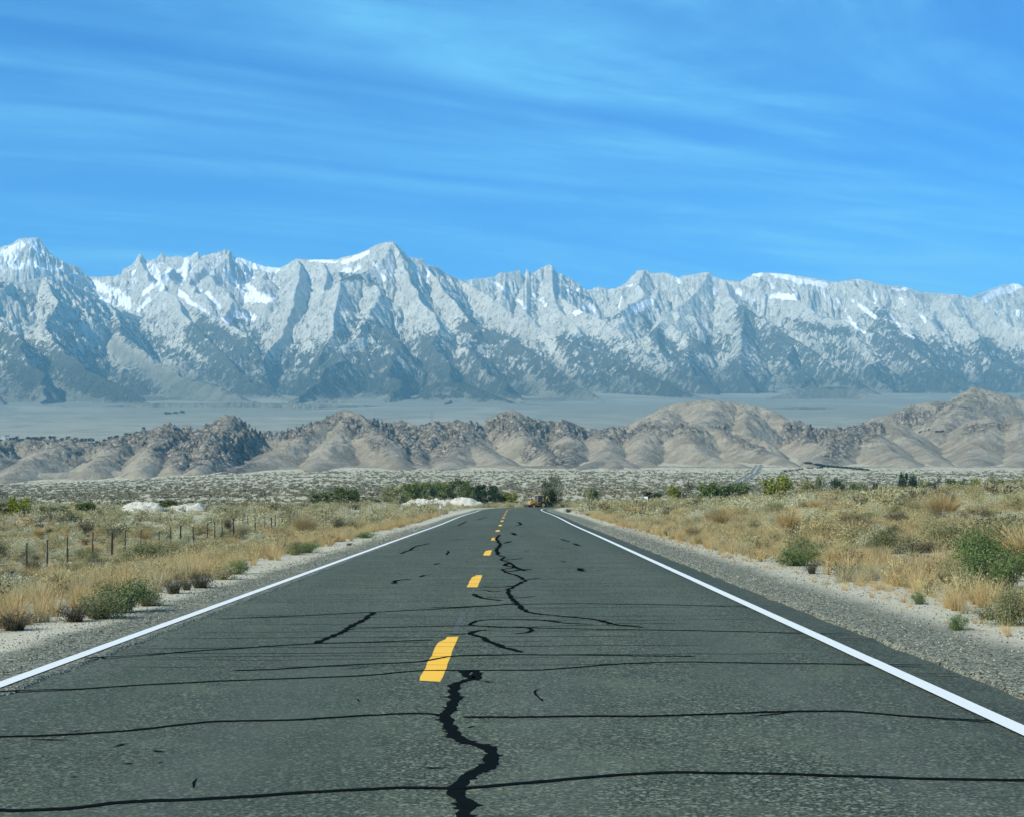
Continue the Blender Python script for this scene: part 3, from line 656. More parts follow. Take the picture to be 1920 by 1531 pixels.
forest = forest * (1 - 0.75 * sst(742, 772, PYm))
forest = forest * (1 - np.clip(smooth_fan, 0, 1)) - np.clip((slope - 1.1) * 0.5, 0, 0.5)
snow = strokes(SNW, PXm, PYm)
snow = snow + 0.55 * np.clip(conc / 60, 0, 1) * (1 - sst(525, 585, PYm)) + 0.10 * (1 - sst(480, 540, PYm))
snow += 0.20 * (1 - sst(110, 330, PXm)) * (1 - sst(500, 530, PYm)) + 0.12 * sst(160, 220, PXm) * (1 - sst(480, 540, PXm)) * (1 - sst(560, 600, PYm))
snow += (0.14 + 0.35 * gul) * sst(150, 230, PXm) * (1 - sst(520, 620, PXm)) * (1 - sst(560, 600, PYm)); snow += 0.55 * gul * (1 - sst(520, 590, PYm))
snow *= (1 - sst(1.6, 2.8, slope) * 0.5)
m_mtn, t, b = material('granite_range', 0.9, 0.1)
P = pos(t)
r1 = t.noise(P, 0.0022, 8, 0.68, 0.5); r2 = t.noise(P, 0.012, 6, 0.7); r3 = t.noise(P, 0.02, 5, 0.75, 0.3, ((1, 1, 0.35),)); r4 = t.noise(P, 0.006, 6, 0.7); r5 = t.noise(P, 0.028, 3, 0.8)
rock = t.mix(t.ramp(r1, 0.35, 0.65), (0.60, 0.585, 0.49), (0.82, 0.80, 0.68))
rock = t.mix(t.ramp(r3, 0.50, 0.64), rock, (0.34, 0.345, 0.31))
r6 = t.noise(P, 0.0095, 7, 0.8, 0.8, ((1.0, 0.7, 0.5),))
rock = t.mix(t.ramp(r6, 0.55, 0.62), rock, (0.25, 0.26, 0.24))
rock = t.mix(t.attr('smoothfan'), rock, (0.30, 0.30, 0.235))
fo = t.math('ADD', t.attr('forest'), t.math('MULTIPLY_ADD', r2, 1.8, -0.9))
fo = t.math('ADD', fo, t.math('MULTIPLY_ADD', r4, 1.1, -0.55))
fm = t.ramp(t.math('ADD', fo, t.math('MULTIPLY_ADD', r5, 1.5, -0.75)), 0.42, 0.58)
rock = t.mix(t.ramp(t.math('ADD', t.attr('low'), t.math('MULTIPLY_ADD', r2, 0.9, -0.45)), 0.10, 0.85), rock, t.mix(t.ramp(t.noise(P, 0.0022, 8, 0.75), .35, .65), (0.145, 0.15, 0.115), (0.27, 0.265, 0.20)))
trees = t.mix(t.ramp(r5, .3, .7), (0.014, 0.024, 0.019), (0.075, 0.09, 0.065))
col = t.mix(t.math('MULTIPLY', fm, 0.9), rock, trees)
snn = t.math('ADD', t.attr('snow'), t.math('MULTIPLY_ADD', r3, 2.2, -1.1))
sm = t.ramp(snn, 0.44, 0.56)
col = t.mix(sm, col, (0.88, 0.88, 0.88))
setcol(t, b, col)
bn = t.math('MULTIPLY', t.math('ADD', t.math('MULTIPLY', r3, 1.0), t.math('MULTIPLY', r2, 0.7)), t.math('MULTIPLY_ADD', sm, -0.6, 1.0))
bump(t, b, bn, 1.0, 75.0)
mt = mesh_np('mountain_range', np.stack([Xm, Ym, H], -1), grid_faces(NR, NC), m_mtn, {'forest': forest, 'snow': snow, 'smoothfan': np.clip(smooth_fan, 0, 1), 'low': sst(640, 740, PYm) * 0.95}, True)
tag(mt, kind='structure')

# ------------------------------------------------------------------ ROCKY HILLS
hr = []
def hg(pts, **k): hr.append(dict(p=[(a, b_, d * 1000) for a, b_, d in pts], **k))
hg([(-140,838,4.0),(-60,826,4.1),(0,822,4.2),(60,826,4.2),(110,822,4.1),(160,830,4.0),(215,818,3.95),(262,808,3.9),(283,800,3.9),(302,796,3.9),(317,807,3.9),(340,817,3.9),(363,809,3.9),(377,800,3.9),(390,802,3.9),(400,787,3.9),(412,781,3.9),(427,793,3.9),(440,802,3.9),(453,808,3.9),(467,822,3.95),(485,845,4.0)], k=.62)
hg([(110,822,4.1),(100,845,3.7),(60,868,3.4),(20,890,3.15)], k=.34, g=.5); hg([(-60,826,4.1),(-40,860,3.6),(-60,895,3.15)], k=.32, g=.5); hg([(215,818,3.95),(205,850,3.6),(180,880,3.2)], k=.5, g=.6)
hg([(302,796,3.9),(300,830,3.6),(280,860,3.3),(270,885,3.1)], k=.7); hg([(412,781,3.9),(405,820,3.6),(395,850,3.35),(375,880,3.1)], k=.7); hg([(363,809,3.9),(345,850,3.4),(335,880,3.15)], k=.7)
hg([(467,814,5.2),(500,811,5.2),(540,812,5.2),(580,809,5.2),(640,806,5.2)], k=.5, A=90)
hg([(633,773,4.1),(612,782,4.0),(593,793,3.9),(570,818,3.7),(543,838,3.5),(490,862,3.3),(440,882,3.1)], k=.34, g=.35)
hg([(633,773,4.1),(650,779,4.0),(672,793,3.9),(695,808,3.75),(720,835,3.5),(745,860,3.3),(765,880,3.12)], k=.5, g=.6)
hg([(633,773,4.1),(630,820,3.7),(610,855,3.35),(600,880,3.1)], k=.35, g=.3)
hg([(700,803,4.4),(725,797,4.4),(747,789,4.4),(767,795,4.4),(785,795,4.4),(807,789,4.4),(830,793,4.4),(853,787,4.4),(870,790,4.4),(887,804,4.4),(907,812,4.5),(923,791,4.5),(940,779,4.5),(960,772,4.5),(977,780,4.5),(993,790,4.5),(1023,790,4.5),(1040,796,4.5),(1057,792,4.5),(1090,802,4.5),(1120,806,4.5),(1157,808,4.5),(1187,812,4.5)], k=.62)
hg([(807,789,4.4),(800,820,4.0),(780,850,3.6),(800,880,3.2)], k=.6); hg([(853,787,4.4),(880,815,4.0),(905,840,3.6),(960,870,3.3)], k=.5, g=.6); hg([(747,789,4.4),(742,820,4.0),(760,850,3.6)], k=.7)
hg([(867,822,3.75),(855,845,3.5),(840,868,3.25),(830,884,3.1)], k=.32, g=.2); hg([(867,822,3.75),(895,835,3.6),(930,860,3.35),(980,882,3.1)], k=.45, g=.25)
hg([(960,772,4.5),(975,805,4.1),(1000,835,3.7),(1040,860,3.4)], k=.6, g=.6); hg([(1057,792,4.5),(1075,825,4.0),(1070,855,3.6),(1060,880,3.2)], k=.6, g=.7); hg([(1120,806,4.5),(1140,825,4.1),(1153,850,3.6),(1150,875,3.2)], k=.45, g=.4)
hg([(1153,852,3.5),(1110,866,3.35),(1080,880,3.15)], k=.32, g=.2); hg([(1153,852,3.5),(1185,872,3.3),(1200,884,3.1)], k=.32, g=.2)
hg([(1180,822,4.6),(1207,795,4.7),(1227,780,4.8),(1257,764,4.9),(1280,755,4.9),(1313,750,4.9),(1363,749,4.9),(1397,755,4.9),(1430,767,4.8),(1463,783,4.7),(1500,803,4.6)], k=.5, g=.45)
hg([(1257,764,4.9),(1240,795,4.4),(1215,830,3.9),(1210,860,3.5),(1230,882,3.2)], k=.5, g=.4); hg([(1340,749,4.9),(1330,790,4.4),(1300,800,4.0),(1290,830,3.8),(1330,855,3.5),(1400,876,3.2)], k=.45, g=.4)
hg([(1250,800,4.2),(1290,797,4.2),(1340,802,4.1),(1380,815,4.0),(1430,840,3.7),(1470,862,3.4),(1500,880,3.2)], k=.5, g=.5); hg([(1397,755,4.9),(1400,800,4.4),(1440,830,4.0)], k=.6, g=.5)
hg([(1470,806,5.0),(1530,806,5.0),(1580,804,5.0),(1650,800,5.0)], k=.5, A=120); hg([(1500,815,4.5),(1540,830,4.2),(1560,860,3.8)], k=.5)
hg([(1630,795,4.3),(1610,808,4.1),(1580,825,3.8),(1545,850,3.5),(1515,872,3.25)], k=.34, g=.2); hg([(1630,795,4.3),(1655,790,4.4),(1690,800,4.3),(1713,830,3.9),(1745,860,3.5),(1780,884,3.15)], k=.45, g=.3); hg([(1640,812,4.0),(1660,840,3.6),(1690,870,3.25)], k=.32, g=.2)
hg([(1620,800,5.3),(1647,784,5.3),(1680,773,5.3),(1713,760,5.3),(1740,753,5.3),(1780,757,5.4),(1797,746,5.4),(1815,736,5.4),(1828,729,5.4),(1847,732,5.4),(1880,740,5.4),(1907,750,5.4),(1960,752,5.4),(2020,735,5.4),(2120,760,5.4)], k=.6, g=.7)
hg([(1830,729,5.4),(1800,775,4.9),(1770,808,4.4)], k=.5); hg([(1773,812,4.4),(1813,793,4.4),(1863,780,4.4),(1913,777,4.4),(1980,785,4.4),(2080,800,4.4)], k=.5, g=.5)
hg([(1863,780,4.4),(1850,820,4.0),(1820,850,3.6),(1790,880,3.2)], k=.34, g=.3); hg([(1913,777,4.4),(1930,830,3.8),(1900,870,3.3)], k=.32, g=.3); hg([(2000,785,4.4),(1990,850,3.6),(1980,885,3.1)], k=.32, g=.3)
hg([(-200, 893, 3.3), (0, 890, 3.3), (200, 884, 3.3), (400, 876, 3.3), (620, 873, 3.3), (900, 872, 3.3), (1200, 873, 3.3), (1500, 874, 3.3), (1800, 873, 3.3), (2100, 873, 3.3)], k=.16, g=.15, A=400)
NC2, NR2 = 1500, 520
U2 = np.linspace(-0.45, 0.45, NC2); Y2 = np.linspace(2700, 6100, NR2)
Yh, Uh = np.meshgrid(Y2, U2, indexing='ij'); Xh = Uh * Yh
gh = gz(Xh, Yh); bh = gh - 12
Hh, nh = ridge_surface(Xh, Yh, bh, hr, 60, 0.5, 260, 130, 0.5, 900, 130, 22.0)
relh = np.clip((Hh - gh) / 45, 0, 1); pxh, pyh = to_px(Xh, Yh, Hh)
RGH = [([(0,835),(80,835)],14,.8),([(560,800),(640,790)],10,.6),([(1180,815),(1230,800)],14,.7),([(20,826),(150,830),(250,820),(300,830),(330,860)],20,.7),([(300,810),(350,850),(400,810),(450,830),(420,870)],34,1.2),([(480,820),(580,815)],10,1),([(600,785),(640,785),(690,820),(720,850)],14,.75),
 ([(720,805),(800,810),(880,805),(780,850)],24,1),([(930,795),(1000,800),(1080,805),(1160,812)],20,1.1),([(1000,850),(1080,860)],22,.7),([(1230,800),(1330,810),(1380,820),(1430,845)],12,.45),([(1480,815),(1560,815),(1640,808),(1560,850)],18,1.05),
 ([(1330,770),(1440,780)],20,.2),([(1680,790),(1760,770),(1850,750)],26,.38),([(1780,815),(1850,800),(1920,800)],18,.35),([(130,860),(230,870)],18,.3)]
rgh = np.clip(strokes(RGH, pxh + 6 * fbm(Xh / 90, Yh / 90, 4, 310), pyh + 6 * fbm(Xh / 90, Yh / 90, 4, 314)) * (0.55 + 1.1 * sst(-.25, .3, fbm(Xh / 110, Yh / 150, 3, 318))) + 0.05, 0, 1.2)
bl = ridged(Xh / 46, Yh / 60, 4, 140, 0.6); bl2 = np.abs(gn(Xh / 17, Yh / 22, 150)) 
nh_ = np.clip(nh / 40, 0.35, 1)
Hh = Hh + relh * (rgh * nh_ * (52 * (bl - 0.45) + 26 * (0.25 - bl2) + 16 * (0.25 - np.abs(gn(Xh / 9, Yh / 12, 151)))) + 26.0 * fbm(Xh / 190, Yh / 230, 7, 160, 0.6) + 9 * (ridged(Xh / 70, Yh / 150, 4, 166) - .45))
edge = sst(2700, 2820, Yh) * (1 - sst(5950, 6100, Yh)); Hh = gh - 25 + (Hh - gh + 25) * edge
m_hill, t, b = material('hill_rock', 0.92, 0.1); P = pos(t)
a1 = t.noise(P, 0.009, 6, 0.65); a2 = t.noise(P, 0.045, 6, 0.75, 0.4); a3 = t.noise(P, 0.06, 6, 0.85); vv = t.node('ShaderNodeTexVoronoi', {'feature': 'DISTANCE_TO_EDGE'}, Scale=0.035)
wn = t.node('ShaderNodeTexNoise', Scale=0.05, Detail=3.0); t.l.new(P, wn.inputs['Vector'])
wv_ = t.node('ShaderNodeVectorMath', {'operation': 'MULTIPLY_ADD'}); t.l.new(wn.outputs['Color'], wv_.inputs[0]); wv_.inputs[1].default_value = (25, 25, 25); t.l.new(P, wv_.inputs[2])
t.l.new(wv_.outputs[0], vv.inputs['Vector'])
soilc = t.mix(t.ramp(a1, 0.38, 0.62), (0.235, 0.202, 0.142), (0.36, 0.312, 0.225))
rockc = t.mix(t.ramp(a2, 0.38, 0.62), (0.13, 0.11, 0.08), (0.37, 0.325, 0.245))
rockc = t.mix(t.ramp(vv.outputs['Distance'], 0.0, 0.13, 0.9, 0.0), rockc, (0.055, 0.05, 0.042))
rf = t.ramp(t.math('ADD', t.attr('rough'), t.math('MULTIPLY_ADD', a2, 1.6, -0.8)), 0.34, 0.62)
c = t.mix(rf, soilc, rockc)
c = t.mix(t.math('MULTIPLY', t.ramp(a3, 0.53, 0.62), 0.5), c, (0.11, 0.10, 0.075))
setcol(t, b, c); bump(t, b, t.math('ADD', a2, t.math('MULTIPLY', vv.outputs['Distance'], rf)), 1.0, 14.0)
ho = mesh_np('rocky_hills', np.stack([Xh, Yh, Hh], -1), grid_faces(NR2, NC2), m_hill, {'rough': rgh}, True); tag(ho, kind='structure')
def surf_z(x, y):                                      # hills or ground, whichever is higher
    g = float(gz(x, y))
    if 2700 < y < 6100:
        i = int((y - 2700) / 3400 * (NR2 - 1)); j = int((x / y + 0.45) / 0.9 * (NC2 - 1))
        if 0 <= j < NC2: g = max(g, float(Hh[i, j]))
    return g

# ------------------------------------------------------------------ PLANTS
M = {}
M['sage'] = leafmat('sage_leaves', (0.18, 0.160, 0.066), (0.56, 0.49, 0.25), (0.44, 0.35, 0.17), 0.4)
M['green'] = leafmat('green_leaves', (0.05, 0.085, 0.028), (0.18, 0.25, 0.085))
M['olive'] = leafmat('olive_leaves', (0.12, 0.13, 0.055), (0.30, 0.30, 0.14), (0.25, 0.20, 0.09), 0.3)
M['dark'] = leafmat('dark_twigs', (0.038, 0.038, 0.024), (0.14, 0.13, 0.08))
M['grass'] = leafmat('dry_grass_blades', (0.30, 0.205, 0.085), (0.60, 0.44, 0.20), None, 0, (0.36, 0.33, 0.20))
M['pale'] = leafmat('pale_brush', (0.34, 0.32, 0.18), (0.64, 0.60, 0.38))
M['ygreen'] = leafmat('yellow_green_leaves', (0.12, 0.13, 0.02), (0.30, 0.31, 0.06))
M['tree'] = leafmat('tree_leaves', (0.045, 0.065, 0.018), (0.16, 0.20, 0.06))
M['dtree'] = leafmat('dark_tree_leaves', (0.014, 0.032, 0.016), (0.045, 0.075, 0.035))
M['plain'] = leafmat('plain_brush', (0.12, 0.108, 0.062), (0.32, 0.29, 0.18))
M['wood'] = simple('grey_stems', (0.16, 0.13, 0.10), 0.9)
M['greywillow'] = leafmat('grey_willow_leaves', (0.045, 0.055, 0.033), (0.125, 0.14, 0.085))

def leaves(C, S, tint, squash=1.0, up=0.0, r=rng):
    n = len(C); a = r.normal(size=(n, 3)); a[:, 2] = a[:, 2] * squash + up; a /= np.linalg.norm(a, axis=1)[:, None] + 1e-9
    b_ = r.normal(size=(n, 3)); b_ -= (a * b_).sum(1)[:, None] * a; b_ /= np.linalg.norm(b_, axis=1)[:, None] + 1e-9
    S = np.asarray(S)[:, None]
    V = np.stack([C - a * S, C + b_ * S * 0.45, C + a * S, C - b_ * S * 0.45], 1).reshape(-1, 3)
    Fc = np.arange(4 * n).reshape(-1, 4); return V, Fc, np.repeat(tint, 4)
def bush_arr(n, clumps, leaf, seed, flat=0.75, spread=0.2, up=0.5):
    """unit bush: about 1 m across, `flat` high, base at z=0"""
    r = np.random.default_rng(seed)
    th = r.random(clumps) * 2 * np.pi; ph = np.arccos(r.random(clumps) ** 0.8); rad = 0.36 + 0.12 * r.random(clumps)
    cc = np.stack([np.cos(th) * np.sin(ph) * rad, np.sin(th) * np.sin(ph) * rad, np.cos(ph) * rad * 1.5 * flat + 0.12 * flat], 1)
    k = r.integers(0, clumps, n); sz = 0.10 + spread * r.random(clumps)
    off = r.normal(size=(n, 3)) * (sz[k] * 0.55)[:, None]; off[:, 2] *= 0.7
    C = cc[k] + off; inner = r.random(n) < 0.35; C[inner] *= np.stack([0.7 * r.random(inner.sum()) + 0.2] * 3, 1)
    C[:, 2] = np.abs(C[:, 2]) + 0.01
    ct = r.random(clumps)
    tint = np.clip(0.45 * ct[k] + 0.55 * r.random(n), 0, 1)
    return leaves(C, leaf * (0.6 + 0.8 * r.random(n)), tint, 1.0, up, r), cc
def stems_arr(cc, r0=0.012, n=3):
    Vs = []; Fs = []; o = 0
    for c in cc:
        d = np.array(c) * 0.95; p0 = np.array([c[0] * 0.08, c[1] * 0.08, -0.02]); mid = p0 + (d - p0) * 0.5 + np.array([c[1], -c[0], 0]) * 0.06
        pts = [p0, mid, d]; rr = [r0, r0 * 0.65, r0 * 0.25]
        for q, rad in zip(pts, rr):
            for i in range(n):
                a = 2 * math.pi * i / n; Vs.append(q + np.array([math.cos(a), math.sin(a), 0]) * rad)
        for s in range(2):
            for i in range(n): Fs.append((o + s * n + i, o + s * n + (i + 1) % n, o + (s + 1) * n + (i + 1) % n, o + (s + 1) * n + i))
        o += 3 * n
    return np.array(Vs), np.array(Fs)
def twig_arr(n, seed, h=0.75, wdt=0.007, lean=0.55, seg=3):
    """upright radiating stalks, as tapering blades"""
    r = np.random.default_rng(seed); Vs = []; 
    th = r.random(n) * 2 * np.pi; ln = h * (0.55 + 0.5 * r.random(n)); le = lean * r.random(n) ** 0.8; cu = 0.25 * r.normal(size=n)
    bx = np.cos(th) * 0.16 * r.random(n); by = np.sin(th) * 0.16 * r.random(n)
    tn = r.random(n); V = np.zeros((n, seg + 1, 2, 3)); a2 = r.random(n) * np.pi
    for s in range(seg + 1):
        q = s / seg; rad = le * ln * (q ** 1.4); 
        cx_ = bx + np.cos(th + cu * q) * rad; cy_ = by + np.sin(th + cu * q) * rad; cz_ = ln * q * np.sqrt(np.clip(1 - (le * q) ** 2 * 0.5, 0.2, 1))
        w_ = wdt * (1 - 0.85 * q)
        for i, sg in enumerate((-1, 1)):
            V[:, s, i, 0] = cx_ + sg * w_ * np.cos(a2); V[:, s, i, 1] = cy_ + sg * w_ * np.sin(a2); V[:, s, i, 2] = cz_
    Fb = grid_faces(seg + 1, 2); Fc = (Fb[None] + (np.arange(n) * (seg + 1) * 2)[:, None, None]).reshape(-1, 4)
    return V.reshape(-1, 3), Fc, np.repeat(tn, (seg + 1) * 2)
def mesh_only(name, V, Fc, mat, tint=None, smooth=False):
    o = mesh_np(name, V, Fc, mat, {'tint': tint} if tint is not None else None, smooth); me = o.data; bpy.data.objects.remove(o); return me
def scatter_join(protos, inst, tvar=0.3):
    """protos: list of (V,F,tint); inst: array of x,y,z,s,sz,rot,proto"""
    Vs, Fs, Ts = [], [], []; o = 0
    for k, (V, Fc, tn) in enumerate(protos):
        I = inst[inst[:, 6].astype(int) == k]
        if len(I) == 0: continue
        c, s = np.cos(I[:, 5])[:, None], np.sin(I[:, 5])[:, None]
        X = (V[None, :, 0] * c - V[None, :, 1] * s) * I[:, 3:4] + I[:, 0:1]; Y = (V[None, :, 0] * s + V[None, :, 1] * c) * I[:, 3:4] + I[:, 1:2]
        Z = V[None, :, 2] * I[:, 4:5] + I[:, 2:3]
        Vs.append(np.stack([X, Y, Z], -1).reshape(-1, 3)); m = len(V)
        Fs.append((Fc[None] + (np.arange(len(I)) * m)[:, None, None] + o).reshape(-1, Fc.shape[1])); o += len(I) * m
        Ts.append(np.clip(tn[None] * (1 - tvar) + rng.random((len(I), 1)) * tvar * 1.6 - tvar * 0.3, 0, 1).ravel())
    return np.concatenate(Vs), np.concatenate(Fs), np.concatenate(Ts)

KIND = {}
def kind(name, mat, n, clumps, leaf, flat, up, twigs=0, var=3, seed=1, stem=0.014, th=0.75):
    L = []
    for v in range(var):
        (V, Fc, tn), cc = bush_arr(n, clumps, leaf, seed + v, flat, 0.2, up)
        if twigs:
            V2_, F2_, t2_ = twig_arr(twigs, seed + v + 50, th, 0.006, 0.75); 
            Fc = np.concatenate([Fc, F2_ + len(V)]); V = np.concatenate([V, V2_]); tn = np.concatenate([tn, t2_])
        fm_ = mesh_only(name + '_foliage', V, Fc, mat, tn); SV, SF = stems_arr(cc)
        sm_ = mesh_only(name + '_stems', SV, SF, M['wood'], None); L.append((fm_, sm_))
    KIND[name] = L
kind('sagebrush', M['sage'], 4200, 24, 0.020, 0.72, 0.7, 90, 4, 100)
kind('green_shrub', M['green'], 4600, 20, 0.020, 0.75, 0.5, 30, 2, 200)
kind('olive_shrub', M['olive'], 4200, 20, 0.020, 0.72, 0.7, 120, 3, 300)
kind('dead_bush', M['dark'], 1300, 18, 0.020, 0.68, 0.4, 300, 3, 400, 0.016, 0.62)
kind('pale_brush', M['pale'], 3800, 26, 0.016, 0.62, 0.8, 160, 3, 500, 0.012, 0.6)
kind('straw_shrub', M['grass'], 900, 18, 0.012, 0.7, 0.8, 900, 3, 600, 0.010, 0.85)
def put_bush(kd, x, y, wd, ht, label, group=None, cat='shrub'):
    L = KIND[kd]; fmesh, smesh = L[random.randrange(len(L))]
    root = empty(kd, (x, y, float(gz(x, y)) - 0.02), random.random() * 6.28); root.scale = (wd, wd, ht / 0.75)
    tag(root, label, cat, group)
    f = link('foliage', fmesh, root); s = link('stems', smesh, root); return root

used = []
def bpx(kd, px, py, wpx, hpx, label, group=None, cat='shrub'):
    h = hit(px, py)
    if h is None: return
    k = h[1] / F; put_bush(kd, h[0], h[1], wpx * k, hpx * k, label, group, cat); used.append((h[0], h[1], wpx * k * 0.5))
# ---- individually described plants, left verge
bpx('green_shrub', 232, 1148, 110, 68, 'bright green leafy shrub amid orange grass on the left verge')
bpx('olive_shrub', 185, 1160, 100, 60, 'olive shrub pressed against the left side of the bright green verge shrub')
bpx('olive_shrub', 275, 1136, 60, 42, 'small olive shrub with reddish twigs just right of the bright green shrub')
bpx('dead_bush', 28, 1182, 90, 48, 'dark twiggy bush at the left picture edge beside the sandy shoulder')
bpx('dead_bush', 140, 1165, 80, 45, 'dark low bush between the edge bush and the green shrub on the left verge')
bpx('dead_bush', 325, 1112, 55, 40, 'dark bush at the sand edge, first right of the green shrub')
bpx('dead_bush', 375, 1102, 70, 38, 'wide brown twiggy bush at the sand edge below the orange grass')
bpx('dead_bush', 350, 1106, 36, 30, 'small dark bush between two larger twiggy bushes on the left verge')
bpx('sagebrush', 418, 1086, 50, 38, 'grey green shrub at the sand edge beside bright orange grass')
bpx('green_shrub', 445, 1076, 42, 34, 'green rounded shrub at the sand edge, lower end of the grass band')
bpx('green_shrub', 578, 1036, 46, 28, 'dark green round shrub beside the left shoulder, ahead of the grass band')
bpx('olive_shrub', 552, 1040, 40, 30, 'yellowish green shrub touching the dark green round shrub by the left shoulder')
bpx('green_shrub', 685, 1008, 46, 14, 'low green mat of a shrub on the left shoulder edge far ahead')
bpx('dead_bush', 655, 1022, 16, 8, 'tiny dark tuft standing alone on the left sand shoulder')
bpx('dead_bush', 60, 1075, 50, 34, 'dark bush left of the pale sand patch inside the wire fence')
bpx('sagebrush', 150, 1070, 40, 26, 'small grey bush on the pale sand patch by the fence')
bpx('dead_bush', 445, 1018, 60, 22, 'long dark bush beyond the orange grass on the left')
bpx('dead_bush', 480, 1016, 26, 18, 'small round dark bush right of the long dark bush')
bpx('dead_bush', 540, 1012, 32, 16, 'flat dark bush beside a strip of white sand on the left')
bpx('sagebrush', 330, 1048, 66, 40, 'large grey green sagebrush just inside the fence, near the middle of its posts')
bpx('dead_bush', 315, 1042, 40, 24, 'dark bush tucked against the large sagebrush inside the fence')
bpx('dead_bush', 428, 996, 24, 30, 'dark upright bush standing behind the wire fence')
# ---- right verge
bpx('green_shrub', 1797, 1180, 42, 40, 'small deep green shrub alone in the dry grass at the right gravel edge')
bpx('green_shrub', 1722, 1132, 30, 30, 'small grey green tuft in the straw right of the gravel shoulder')
bpx('olive_shrub', 1890, 1172, 95, 80, 'large olive shrub at the lower right picture edge')
bpx('dead_bush', 1850, 1160, 60, 30, 'dark twiggy base bush left of the large olive shrub at the right edge')
bpx('green_shrub', 1880, 1105, 150, 84, 'wide dark green shrub rising at the right picture edge')
bpx('green_shrub', 1838, 1072, 120, 86, 'green shrub with straw stalks poking through near the right edge')
bpx('olive_shrub', 1905, 1045, 140, 96, 'tall olive green shrub high on the bank at the right edge')
bpx('olive_shrub', 1800, 1090, 70, 40, 'green bush low beside the bare sand patch on the right bank')
bpx('dead_bush', 1860, 1098, 70, 44, 'grey tangle of bare stalks in front of the right bank shrubs')
bpx('sagebrush', 1610, 1026, 100, 54, 'broad olive sagebrush on the right bank above the yellow grass')
bpx('olive_shrub', 1665, 1038, 95, 52, 'olive shrub left of the bare sand patch on the right bank')
bpx('dead_bush', 1735, 1036, 60, 30, 'dark grey bush at the upper rim of the bare sand patch')
bpx('dead_bush', 1522, 1075, 34, 30, 'round dark shrub at the edge of the right gravel shoulder')
bpx('green_shrub', 1500, 1060, 84, 46, 'green topped shrub behind the round dark shrub on the right shoulder')
bpx('green_shrub', 1390, 998, 50, 20, 'green shrub on the right verge beyond the orange grass tuft')
bpx('straw_shrub', 1300, 1008, 46, 26, 'golden grass tuft at the edge of the right gravel shoulder')
bpx('straw_shrub', 1505, 988, 34, 34, 'orange brown upright bush on the right field', None)
bpx('dead_bush', 1527, 984, 22, 34, 'narrow dark bush right of the orange brown upright bush')
bpx('straw_shrub', 1765, 972, 90, 44, 'big orange straw bush around the thin white stake on the right')
bpx('dead_bush', 1755, 984, 50, 34, 'dark bush in front of the big orange straw bush')
bpx('green_shrub', 1205, 972, 36, 12, 'low green shrub far along the right verge')
bpx('dead_bush', 1066, 960, 20, 10, 'rounded dark tussock beside the far bend of the right shoulder')
bpx('dead_bush', 1690, 955, 40, 18, 'dark bush among pale boulders on the right field')
bpx('dead_bush', 1620, 944, 60, 12, 'long low dark bush near the top of the right field')

NAMEDB = list(used)
def free(x, y, r): return all((x - a) ** 2 + (y - b_) ** 2 > (r + c_) ** 2 * 0.45 for a, b_, c_ in used)
Z_L = {'sagebrush': 'grey green sagebrush scattered between the left verge and beyond the wire fence', 'pale_brush': 'pale dry brush scattered over the left field by the fence', 'dead_bush': 'dark leafless bush scattered over the left field by the fence', 'olive_shrub': 'olive coloured shrub scattered on the left field', 'straw_shrub': 'straw coloured bush scattered on the left field'}
Z_R = {'sagebrush': 'grey green sagebrush on the rising right field', 'pale_brush': 'pale dry brush on the rising right field', 'dead_bush': 'dark leafless bush on the rising right field', 'olive_shrub': 'olive coloured shrub on the rising right field', 'straw_shrub': 'straw coloured bush on the rising right field'}
FXX = -17.2; NAMED = {}; DASH = [12.4, 23.5, 35.1, 47, 59, 71, 83, 95]; ORD = ['first', 'second', 'third', 'fourth', 'fifth', 'sixth', 'seventh', 'eighth', 'ninth', 'tenth', 'eleventh', 'twelfth', 'thirteenth', 'fourteenth']
cnt = 0; tries = 0
while cnt < 290 and tries < 6000:
    tries += 1
    y = 13 + 80 * random.random() ** 0.75; u = random.uniform(-0.395, 0.395); x = u * y; lat = x - float(xc(y))
    if -6.3 < lat < 6.2: continue
    wd = random.uniform(0.55, 1.5) * (1 if abs(lat) > 9 else 0.6); 
    if lat < 0 and lat > -10 and y < 45: continue
    if -20 < lat < -12 and y < 50 and random.random() < .5: continue
    if not free(x, y, wd / 2): continue
    kd = random.choices(['sagebrush', 'pale_brush', 'dead_bush', 'olive_shrub', 'straw_shrub'], [5, 4, 1.6, 2, 2.4])[0]
    KN = {'sagebrush': 'grey green sagebrush', 'pale_brush': 'pale dry bush', 'dead_bush': 'dark leafless bush', 'olive_shrub': 'olive coloured shrub', 'straw_shrub': 'straw coloured bush'}[kd]
    ZN = ('by the left verge' if lat > -11 else 'before the wire fence' if x > FXX else 'beyond the wire fence') if lat < 0 else ('by the right shoulder' if lat < 9 else 'on the right bank' if lat < 16 else 'far right of road')
    dn = min(range(len(DASH)), key=lambda i: abs(DASH[i] - y)); LB = f"{KN} {ZN} level with the {ORD[dn]} dash"
    ob = put_bush(kd, x, y, wd, wd * random.uniform(0.5, 0.85), LB, 'scattered ' + KN + ' plants'); NAMED.setdefault(LB, []).append((x / y, ob)); used.append((x, y, wd * .5)); cnt += 1

for LB, L in NAMED.items():
    L.sort(key=lambda q: q[0]); n = len(L)
    if n > 1:
        for i, (_, ob) in enumerate(L):
            ob['label'] = LB + ', ' + ('leftmost' if i == 0 else 'rightmost' if i == n - 1 else ORD[i] + ' from left')
KEEP = [(745, 912, 938, 958), (222, 396, 950, 976), (12, 62, 950, 976), (985, 1035, 944, 955)]
